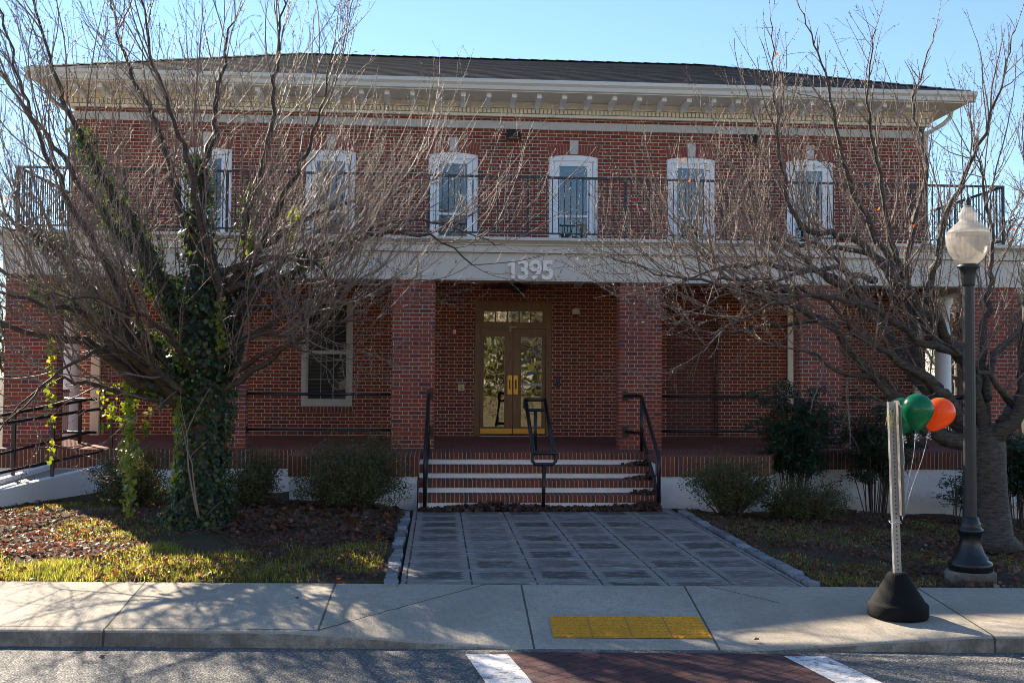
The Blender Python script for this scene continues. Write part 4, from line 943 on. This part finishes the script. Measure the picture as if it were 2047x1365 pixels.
# right tree ------------------------------------------------------
TR = empty('bare_cherry_tree', (7.03, -7.3, -.15), 'large bare spreading tree with a pale banded trunk behind the street lamp', 'tree', 'bare trees in front of the porch')
T = Tree(); Yr = -7.3
T.wood.tube([at(1988, 1095, Yr), at(1986, 1070, Yr), at(1982, 1000, Yr), at(1978, 940, Yr), at(1974, 890, Yr), at(1965, 850, Yr)], [.36, .24, .20, .20, .22, .16], 14)
RLIM = [
 ([(1972,905),(1925,850),(1870,800),(1832,750),(1806,714),(1773,665),(1740,615),(1700,560),(1650,500)], .5, .15, .04),
 ([(1965,900),(1890,870),(1830,840),(1796,796),(1745,747),(1704,714),(1678,670),(1640,640),(1570,610),(1480,600)], -.4, .13, .025),
 ([(1840,845),(1773,788),(1742,758),(1704,747),(1660,737),(1619,701),(1560,695)], -.9, .06, .018),
 ([(1970,900),(1919,830),(1858,763),(1822,740),(1776,709),(1729,678),(1694,650),(1670,615),(1600,580),(1520,560)], -1.2, .10, .022),
 ([(1972,880),(1945,760),(1922,709),(1870,691),(1832,676),(1794,645),(1755,619),(1690,600),(1600,590),(1480,640),(1410,690)], -1.5, .085, .014),
 ([(1968,850),(1930,720),(1891,680),(1850,640),(1800,560),(1755,480),(1710,390),(1680,280),(1650,150),(1600,20)], .9, .095, .018),
 ([(1880,780),(1835,745),(1827,678),(1819,627),(1810,560),(1830,450),(1850,330),(1830,200),(1870,60)], 1.2, .075, .016),
 ([(1920,720),(1880,650),(1857,600),(1868,540),(1890,440),(1940,330),(1990,200),(2030,60)], -.6, .07, .016),
 ([(2040,830),(2020,800),(1986,768),(1947,729),(1900,690),(1850,670)], -1.0, .055, .03),
 ([(1975,900),(1999,858),(2037,819),(2045,730),(2052,650),(2070,520),(2060,380)], -.8, .11, .03),
 ([(1972,880),(1970,800),(1967,729),(1966,653),(1975,596),(1985,480),(1960,350),(1940,240)], .7, .075, .018),
 ([(1972,800),(1981,719),(2047,657),(2100,600),(2150,500)], .4, .065, .02),
 ([(1740,640),(1680,570),(1610,520),(1540,470),(1500,380),(1480,290)], .3, .05, .014),
 ([(1690,570),(1600,540),(1500,530),(1420,540),(1340,585),(1290,620)], -.8, .05, .012),
 ([(1680,650),(1580,610),(1480,560),(1400,500),(1350,440)], .9, .05, .012),
 ([(1800,600),(1740,500),(1680,470),(1600,450),(1560,330),(1545,180),(1540,40)], -.3, .06, .014),
 ([(1860,680),(1800,540),(1770,420),(1750,300),(1735,180),(1750,60)], -1.0, .06, .014),
 ([(1820,600),(1760,520),(1690,500),(1560,480),(1460,470),(1400,400)], 1.4, .055, .012),
 ([(1650,640),(1560,650),(1470,660),(1400,700),(1370,735)], -.3, .035, .009),
 ([(2000,850),(2060,760),(2110,700),(2180,640)], 1.0, .08, .03),
 ([(1600,590),(1500,560),(1380,560),(1290,545),(1200,500)], -1.2, .035, .008),
 ([(1750,560),(1650,540),(1560,560),(1450,590),(1330,640)], -1.6, .045, .010),
]
for pts, dy, r0, r1 in RLIM: T.limb(px_limb(pts, Yr, Yr+dy), r0, r1)
cR = at(1900, 780, Yr)
T.fill(.24, 8.4, (.4, 2.3), .45, .42, cR, .0102, 6.4, droop=.28, tw=.62)
BARK2 = bark('banded_cherry_bark', (.03, .024, .019), (.14, .115, .095))
T.wood.build('trunk', BARK2, TR); T.tw.build('twigs', TWIG, TR)
# far bare trees behind the building
def far_tree(seed):
    random.seed(seed); t = Tree(); t.wood.tube([(0, 0, -.3), (.03, .02, 2), (-.05, .05, 4)], [.22, .17, .12], 8)
    for k in range(12):
        a = k*2.4+random.uniform(-.4, .4); z = random.uniform(1.6, 4); l = random.uniform(2, 3.6)
        t.limb([(0, 0, z), (math.cos(a)*l*.35, math.sin(a)*l*.35, z+l*.45), (math.cos(a)*l*.6, math.sin(a)*l*.6, z+l)], .07, .02, .05)
    for Q, rs in t.limbs:
        for i in range(4, len(Q)):
            for _ in range(2): t.shoot(Q[i], rv()+UPV*.5, random.uniform(.6, 1.6), .012, .04, .1, .55)
    return t
FTW = bark('far_twig_bark', (.12, .085, .06), (.22, .16, .11)); FT = []
ft = far_tree(3); f0 = empty('background_tree', (0, 0, 0), 'x', 'tree', 'bare trees behind the building')
ft.wood.build('trunk', BARK, f0); ft.tw.build('twigs', FTW, f0); f0.location = (15.0, 9.5, -.1)
SPOT = [(18.2, 16.5, 1.1, 1, 'bare tree further behind the right end of the building'), (17.5, 11, .9, 2.3, 'bare tree behind the right porch corner at the photo edge'), (24.5, 24, 1.3, 4, 'tall bare tree far behind at the right'), (-12.5, 12, .8, 5, 'bare tree behind the left end of the building'), (21.9, 24, 1.0, 3.1, 'bare tree farthest back in the gap by the right column')]
f0['label'] = 'bare sunlit tree behind the right porch column'
for x, y, s_, rz, lab in SPOT:
    c = copy_tree(f0); c.location = (x, y, -.1); c.scale = (s_,)*3; c.rotation_euler.z = rz; c['label'] = lab
random.seed(21)
# ------------------------------------------------------------------ leaves: fast card builders
def leaf_cloud(name, mat, P, N, size, shape, parent=None, fold=.25, aspect=1.0, jitter=.3):
    # one small folded leaf per point: shape is a 2-D outline, N a facing direction per point
    P = np.asarray(P, float); N = np.asarray(N, float); n = len(P); S = np.asarray(shape, float); k = len(S)
    N = N+rng.normal(0, jitter, N.shape); N /= np.linalg.norm(N, axis=1)[:, None]+1e-9
    A = rng.normal(0, 1, (n, 3)); A -= N*np.sum(A*N, 1)[:, None]; A /= np.linalg.norm(A, axis=1)[:, None]+1e-9; B = np.cross(N, A)
    sz = size*rng.uniform(.6, 1.35, n) if np.isscalar(size) else size
    u = S[:, 0][None, :, None]*sz[:, None, None]*aspect; v = S[:, 1][None, :, None]*sz[:, None, None]
    fo = (np.abs(S[:, 0])[None, :, None])*sz[:, None, None]*fold*rng.uniform(-.6, 1.6, n)[:, None, None]
    cu = (S[:, 1]**2)[None, :, None]*sz[:, None, None]*fold*rng.uniform(-1, 1, n)[:, None, None]
    V = P[:, None, :]+u*A[:, None, :]+v*B[:, None, :]+(fo+cu)*N[:, None, :]
    me = bpy.data.meshes.new(name); me.vertices.add(n*k); me.vertices.foreach_set('co', V.reshape(-1).astype(np.float32))
    # fan of two halves so the fold shows
    half = [i for i in range(k)]; L = []
    mid = k//2; f1 = list(range(0, mid+1)); f2 = [mid]+list(range(mid+1, k))+[0]
    per = len(f1)+len(f2); base = (np.arange(n)*k)[:, None]; loops = (base+np.array(f1+f2)[None, :]).reshape(-1)
    me.loops.add(n*per); me.loops.foreach_set('vertex_index', loops.astype(np.int32)); me.polygons.add(2*n)
    st = np.stack([np.arange(n)*per, np.arange(n)*per+len(f1)], 1).reshape(-1); me.polygons.foreach_set('loop_start', st.astype(np.int32))
    tot = np.tile([len(f1), len(f2)], n); 
    me.materials.append(mat); me.update(calc_edges=True); me.validate()
    o = bpy.data.objects.new(name, me); COL.objects.link(o)
    if parent: o.parent = parent; o.matrix_parent_inverse = Matrix.Translation(-parent.matrix_basis.translation)
    return o
OVAL = [(0, -.5), (.2, -.25), (.24, .1), (0, .5), (-.24, .1), (-.2, -.25)]
IVY = [(0, -.4), (.35, -.3), (.5, .05), (.2, .12), (0, .55), (-.2, .12), (-.5, .05), (-.35, -.3)]
LANCE = [(0, -.5), (.11, -.1), (0, .5), (-.11, -.1)]
MAPLE = [(0, -.5), (.2, -.25), (.5, -.1), (.25, .1), (.3, .35), (0, .5), (-.3, .35), (-.25, .1), (-.5, -.1), (-.2, -.25)]
# ivy on the left tree
iv = empty('ivy', (-2.93, -6.9, .05), 'dark green ivy wrapping the left tree trunk and limbs, strands hanging down', 'ivy')
P, N = [], []
def wrap(pts, rad, n, side=None):
    for _ in range(n):
        f = random.random()*(len(pts)-1); i = int(f); q = pts[i].lerp(pts[i+1], f-i); r_ = rad[i]+(rad[i+1]-rad[i])*(f-i)
        t_ = (pts[i+1]-pts[i]).normalized(); o = rv(); o = (o-t_*o.dot(t_)).normalized(); k = r_+random.uniform(-.02, .08)*(1+r_)
        P.append(q+o*k); N.append(o*1.0+Vector((0, 0, .35))+Vector((0, -.2, 0)))
tr = [at(396, 1062, Yt), at(400, 1030, Yt), at(404, 960, Yt), at(408, 880, Yt), at(415, 800, Yt), at(412, 740, Yt)]
wrap(tr, [.42, .30, .26, .26, .30, .22], 3300); wrap(tr[:2]+[tr[2]], [.66, .42, .30], 500)
wrap([at(412, 770, Yt), at(405, 700, Yt), at(398, 620, Yt), at(396, 560, Yt)], [.34, .42, .40, .28], 1500); wrap(tr[-1:]+[at(402, 640, Yt), at(397, 540, Yt+.2), at(399, 440, Yt+.4), at(400, 360, Yt+.6), at(385, 315, Yt+.6)], [.26, .24, .2, .15, .12, .08], 1700)
for k, f0_, f1_, rd, n in ((1, .1, .85, .15, 1100), (2, .05, .85, .15, 1200), (3, .1, .65, .18, 1000), (9, .15, .5, .10, 260), (11, .3, .62, .08, 200), (14, .1, .5, .12, 350), (0, .0, .35, .07, 160), (17, .1, .5, .1, 250)):
    Q, rs = LT.limbs[k]; a, b = int(len(Q)*f0_), int(len(Q)*f1_); wrap(Q[a:b], [r_+rd*.35 for r_ in rs[a:b]], n)
leaf_cloud('clinging_leaves', L_ivy, P, N, .062, IVY, iv, .2)
P, N = [], []; vn = MB()
for (x, y0, y1, dY, n) in ((262, 770, 1030, -.35, 120), (270, 765, 940, -.2, 110), (256, 765, 880, -.3, 90), (243, 800, 1020, -.3, 60), (100, 684, 930, -.9, 44), (108, 690, 860, -.8, 30), (228, 770, 850, -.3, 30), (300, 770, 880, -.2, 40), (440, 600, 700, -.5, 70), (210, 770, 860, -.2, 25), (500, 470, 600, 0, 110), (360, 790, 980, -.25, 120), (585, 420, 520, .3, 120), (275, 880, 1035, -.4, 50)):
    a = at(x, y0, Yt+dY); b = at(x+random.uniform(-14, 8), y1, Yt+dY); pts = [a.lerp(b, i/10)+Vector((random.gauss(0, .015), random.gauss(0, .02), 0)) for i in range(11)]; vn.tube(pts, .003, 3, cap=False)
    for _ in range(n):
        f = random.random()**1.1*9.99; i = int(f); P.append(pts[i].lerp(pts[i+1], f-i)+rv(.028)); N.append(Vector((random.gauss(0, .6), -1, .5)))
leaf_cloud('hanging_leaves', leaf_mat('yellow_green_ivy_leaf', [(0, (.08, .13, .02)), (.6, (.14, .19, .025)), (1, (.28, .24, .03))], .5, .35, (2.8, 2.6, .9)), P, N, .062, IVY, iv, .2); vn.build('vines', BARK, iv)  # hanging leaves get a lighter, yellower green than the clinging ones
# ------------------------------------------------------------------ shrubs
def shrub(px, py, Y, wx, wy, h, lab, mat, n, ls, stems, shape=OVAL, cat='shrub', group=None, lean=0, name='evergreen_shrub', hollow=.22, low=.12):
    b_ = at(px, py, Y); bz = zg(b_.x, Y); t = empty(name, (b_.x, Y, bz), lab, cat, group); st_ = MB(); P, N = [], []; tips = []
    for k in range(stems):
        a = random.uniform(0, 2*PI); rr_ = math.sqrt(random.random()); e_ = Vector((b_.x+math.cos(a)*wx*rr_*.9+lean*h, Y+math.sin(a)*wy*rr_*.9, bz+h*(low+(1-low)*random.random()**.8*math.sqrt(max(.05, 1-rr_*rr_*.75)))))
        s0 = Vector((b_.x+math.cos(a)*.10*rr_, Y+math.sin(a)*.10*rr_, bz-.05)); md = s0.lerp(e_, .5)+Vector((0, 0, h*.08))+rv(.04); pts = spline([s0, md, e_], .1); st_.tube(pts, [.010-.007*i/len(pts) for i in range(len(pts))], 4, cap=False); tips.append(pts)
    st_.build('stems', BARK, t)
    c = Vector((b_.x, Y, bz+h*.5)); per = n//stems
    for pts in tips:
        for _ in range(per):
            f = (hollow+(1-hollow)*random.random()**.7)*(len(pts)-1.01); i = int(f); q = pts[i].lerp(pts[i+1], f-i)+rv(.055*(1+ls*5)); P.append(q); o = (q-c); N.append(o.normalized()*.7+Vector((0, -.2, .7)))
    leaf_cloud('leaves', mat, P, N, ls, shape, t, .25, jitter=.55); return t
SG = 'clipped evergreen shrubs in front of the porch'
shrub(703, 1005, -5.1, .98, .6, 1.16, 'dark green rounded shrub directly left of the steps', L_box, 25000, .034, 140, group=SG)
shrub(502, 995, -5.0, .52, .42, .90, 'small yellow green sunlit shrub right of the ivy covered trunk', L_box, 9500, .034, 80, group=SG)
shrub(265, 985, -4.7, .70, .5, 1.0, 'dark shrub at the upper end of the white ramp wall', L_box, 15000, .034, 100, group=SG)
shrub(1458, 1012, -5.2, .78, .5, .98, 'open twiggy shrub right of the steps in front of the white base', L_box, 14000, .031, 95, group=SG, low=.3, hollow=.45)
shrub(1605, 1015, -4.9, .86, .5, .66, 'low spreading shrub further right, in front of the tall leafy bush', L_box, 11500, .031, 90, group=SG, hollow=.45)
def nandina(px, py, Y, wx, h, lab, n=13000, clump=34):
    b_ = at(px, py, Y); bz = zg(b_.x, Y); t = empty('nandina_bush', (b_.x, Y, bz), lab, 'bush', 'tall leafy bushes along the white porch base'); st_ = MB(); P, N = [], []
    for k in range(clump):
        a = random.uniform(0, 2*PI); r0 = random.random()*.22; rr_ = random.random()
        s0 = Vector((b_.x+math.cos(a)*r0, Y+math.sin(a)*r0*.6, bz-.05)); e_ = s0+Vector((math.cos(a)*wx*rr_*.75, math.sin(a)*wx*rr_*.5, h*random.uniform(.55, .95)))
        pts = spline([s0, s0.lerp(e_, .5)+Vector((0, 0, h*.12))+rv(.03), e_], .12); st_.tube(pts, [.010-.006*i/len(pts) for i in range(len(pts))], 4, cap=False)
        for _ in range(9):
            f = (.45+.55*random.random())*(len(pts)-1.01); i = int(f); q = pts[i].lerp(pts[i+1], f-i); d = rv(); d.z = abs(d.z)*.3-.15; d = d.normalized(); L = random.uniform(.2, .42); fr = [q+d*L*u+Vector((0, 0, -.18*u*u*L+.05*u)) for u in (0, .35, .7, 1)]; st_.tube(fr, .003, 3, cap=False)
            for _ in range(n//(clump*9)):
                f2 = (.25+.75*random.random())*2.99; i2 = int(f2); q2 = fr[i2].lerp(fr[i2+1], f2-i2)+rv(.04); P.append(q2); N.append(Vector((random.gauss(0, .4), -.25, .8)))
    st_.build('stems', plain('cane_bark', (.09, .06, .045), .7), t); leaf_cloud('leaves', L_nan, P, N, .078, LANCE, t, .2, 1.3, .5); return t
nandina(1587, 1000, -3.75, .92, 2.15, 'tall dark leafy bush in front of the pier right of the steps')
nandina(1748, 1010, -3.6, .72, 2.1, 'tall dark bush with bare stems behind the balloons', 8500)
nandina(2045, 1060, -4.2, .6, 1.7, 'tall dark bush right of the right tree trunk at the photo edge', 8500)
nandina(1918, 1040, -3.7, .3, 1.1, 'thin sparse bush against the white base just left of the lamp pole', 900, 10)
# ------------------------------------------------------------------ grass and fallen leaves
def on_lawn(x, y):
    if y > -3.1 or y < yb(x)+.02: return False
    if -.55 < x < 3.70: return False
    if y > -4.5 and -2.3 < x < 5.5: return False
    if x < -5.2 and y > -9.6 and x < RX(y, 1)+.05: return False
    return True
def pn(x, y): return math.sin(x*2.1+1.3*y)+math.sin(x*.9-2.3*y+1)+math.sin(3.7*x+y*3.1+2)*.6+math.sin(6.1*x-5.3*y)*.4
V, Fs = [], []
def blades(n, xa, xb, ya, yb_, h, thr, bias=lambda x, y: 0):
    c = 0
    while c < n:
        x, y = random.uniform(xa, xb), random.uniform(ya, yb_); c += 1
        if not on_lawn(x, y) or pn(x, y)+bias(x, y)+random.uniform(-.6, .6) < thr: continue
        z = zg(x, y)-.01; a = random.uniform(0, 2*PI); w_ = random.uniform(.0025, .005); hh = h*random.uniform(.45, 1.4); l = random.uniform(.1, .8)*hh; dx, dy = math.cos(a), math.sin(a); i = len(V)
        bx, by = random.uniform(-l, l), random.uniform(-l, l)
        V.extend([(x-dx*w_, y-dy*w_, z), (x+dx*w_, y+dy*w_, z), (x+bx*.45+dx*w_*.7, y+by*.45+dy*w_*.7, z+hh*.6), (x+bx*.45-dx*w_*.7, y+by*.45-dy*w_*.7, z+hh*.6), (x+bx, y+by, z+hh)]); Fs.extend([(i, i+1, i+2, i+3), (i+3, i+2, i+4)])
blades(40000, -7.5, -.5, -10.25, -8.2, .06, .25, lambda x, y: 1.1-max(0, y+9.2)*1.6+math.sin(x*9+y*7)*.5)
blades(42000, -7.5, -.5, -8.8, -4.6, .045, .75)
blades(70000, 3.6, 10.5, -11.2, -4.6, .034, .1)
blades(5000, 3.7, 10, -11.1, -10.3, .06, -.2)
me = bpy.data.meshes.new('grass'); me.from_pydata(V, [], Fs); me.materials.append(L_grass); o = bpy.data.objects.new('grass', me); COL.objects.link(o); put(o, 'short yellow green grass growing in patches on the lawn', 'grass', kind='stuff')
P, N, S = [], [], []
def litter(n, xa, xb, ya, yb_, thr, sz, lift=.012):
    for _ in range(n):
        x, y = random.uniform(xa, xb), random.uniform(ya, yb_)
        if not on_lawn(x, y) or math.sin(x*1.7-1.1*y+.5)+math.sin(2.9*x+2.3*y)+random.uniform(-1, 1) < thr: continue
        P.append((x, y, zg(x, y)+random.uniform(.0, lift+.015))); N.append((random.gauss(0, .45), random.gauss(0, .45), 1)); S.append(sz*random.uniform(.5, 1.4))
litter(15000, -7.5, -.45, -9.2, -4.4, -.9, .046, .015); litter(3600, -7.5, -.45, -10.3, -8.8, -.9, .055, .03); litter(14000, 3.65, 10.5, -11.3, -3.2, -1.1, .055); litter(1600, -2.6, -.5, -7.6, -5.0, -3, .08, .04); litter(900, -.56, -.44, -10, -5, -3, .05)
o = leaf_cloud('fallen_leaves', L_dead, P, N, np.array(S), MAPLE, None, .35, jitter=.35); put(o, 'brown and red fallen leaves scattered over the lawn and soil', 'leaves', kind='stuff')
P, N, S = [], [], []
for _ in range(1500):
    x = random.uniform(-.24, 3.28); h = .075*(.5+.5*math.sin(x*2.1+.4))+.03; h *= (1.5 if x > 2.9 else 1)*min(1, max(.1, (x+.1)/.8)); d = random.random()**1.6*.24
    P.append((x, -4.80-d, .0+random.random()*h*(1-d/.26))); N.append((random.gauss(0, .6), random.gauss(-.3, .6), .8)); S.append(random.uniform(.04, .10))
for k in range(3):
    for _ in range(70):
        u = random.random()**1.8; P.append((3.29-u*.42, -4.76+.39*k+random.uniform(.04, .33), .195+.18*k-.0+random.random()*.09*(1-u))); N.append((random.gauss(-.4, .6), random.gauss(-.3, .6), .8)); S.append(random.uniform(.05, .10))
o = leaf_cloud('leaf_pile', L_pile, P, N, np.array(S), MAPLE, None, .5, jitter=.5); put(o, 'drift of curled brown leaves piled against the bottom step', 'leaves', kind='stuff')
for px, py, lab in ((1641, 1269, 'curled brown leaf on the sidewalk left of the rubber sign base'), (205, 1285, 'brown leaf cluster in the gutter at the left kerb'), (594, 1202, 'small brown leaf on the sunlit sidewalk at the left'), (1512, 1256, 'tiny brown leaf on the sidewalk beside the yellow tactile pad')):
    x, y = gl((px, py), -.05); tt = (yb(x)-y)/(yb(x)-yc(x)); z = zsw(x, min(1, tt)) if tt < 1 else zroad(x, y)
    o = leaf_cloud('fallen_leaf', L_pile, [(x, y, z+.02)], [(.2, -.4, 1)], np.array([.05 if px != 594 else .035]), MAPLE, None, .6); put(o, lab, 'leaf', 'single leaves on the pavement')
# a few orange leaves still on the twigs
P = [at(px, py, Y) for px, py, Y in ((567, 360, -7.2), (12, 397, -7.5), (60, 612, -7.6), (495, 547, -7.4), (1553, 108, -7.2), (1378, 361, -7.4), (1366, 320, -7.5), (1770, 317, -7.2), (2026, 458, -8.2), (1828, 452, -7.9), (1757, 417, -7.6))]
for p in P: put(leaf_cloud('clinging_leaf', leaf_mat('orange_leaf', [(0, (.5, .08, .02)), (1, (.55, .12, .02))], .5) if p is P[0] else bpy.data.materials['orange_leaf'], [p], [(0, -1, .2)], np.array([.06]), OVAL, None, .3), 'lone orange leaf still hanging on a bare twig', 'leaf', 'last orange leaves on the twigs')
# ------------------------------------------------------------------ across the street (seen only in reflections)
def evergreen(x, y, h, wd, lab, n=5200):
    t = empty('evergreen_tree', (x, y, .3), lab, 'tree', 'evergreen trees across the street'); mb = MB(); mb.tube([(x, y, zg(x, y)-.2), (x, y, h*.5), (x+.1, y, h*.9)], [.22, .14, .04], 8)
    P, N = [], []
    for _ in range(60):
        a = random.uniform(0, 2*PI); z = h*random.uniform(.08, .92); r_ = wd*math.sqrt(max(.05, 1-(z/h-.35)**2*2.0))*random.uniform(.55, 1); e_ = Vector((x+r_*math.cos(a), y+r_*math.sin(a), z)); mb.tube([(x, y, z*.8), e_], [.04, .01], 4, cap=False)
        for _ in range(n//60): q = e_+Vector((random.gauss(0, .42), random.gauss(0, .42), random.gauss(0, .32))); P.append(q); N.append((q-Vector((x, y, z))).normalized()+Vector((0, 0, .5)))
    mb.build('trunk', BARK, t); leaf_cloud('crown', L_mag, P, N, .17, OVAL, t, .2)
evergreen(1.9, -33, 5.6, 1.9, 'glossy evergreen tree across the street'); evergreen(4.9, -34, 6.2, 2.3, 'broad evergreen tree across the street opposite the door'); evergreen(9.5, -35, 5.4, 2.2, 'evergreen tree across the street to the right'); evergreen(-2.5, -35, 5.0, 2.0, 'evergreen tree across the street to the left')
c = copy_tree(f0); c.location = (2.2, -42, 1.0); c.scale = (1.7,)*3; c['label'] = 'tall bare tree across the street'; c['group'] = 'bare trees across the street'
c = copy_tree(f0); c.location = (-5, -44, 1.0); c.scale = (1.6,)*3; c.rotation_euler.z = 2; c['label'] = 'bare tree across the street to the left'; c['group'] = 'bare trees across the street'
hb = empty('opposite_bounce_building', (2, -50, 1), 'building with shingled roof across the street, made long and pale to bounce sunlight', 'building')
mb = MB(); mb.box(-34, 40, -58, -48, .5, 9.0); mb.build('wall', plain('bounce_cream_siding', (.62, .52, .38), .8, var=.12, sc_=1.5), hb)  # length, nearness and pale cream chosen to bounce sunlight onto the shaded facade
mb = MB(); mb.prism([(-47.4, 8.9), (-53, 11.6), (-58.6, 8.9)], -34.6, 40.6, 'x'); mb.build('roof', SHING, hb)
for k in range(14):
    for z in (2.4, 5.9): mb = MB(); x = -32+k*5.2; mb.box(x, x+1.3, -47.99, -47.9, z, z+1.9); mb.build('window', G_up, hb)
P, N, S = [], [], []
for _ in range(5000):
    x, y = random.uniform(-14, 18), random.uniform(-36, -25.5); P.append((x, y, zg(x, y)+.02)); N.append((random.gauss(0, .3), random.gauss(0, .3), 1)); S.append(random.uniform(.08, .16))
o = leaf_cloud('far_fallen_leaves', L_dead, P, N, np.array(S), MAPLE, None, .3); put(o, 'brown leaves covering the bank across the street', 'leaves', kind='stuff')
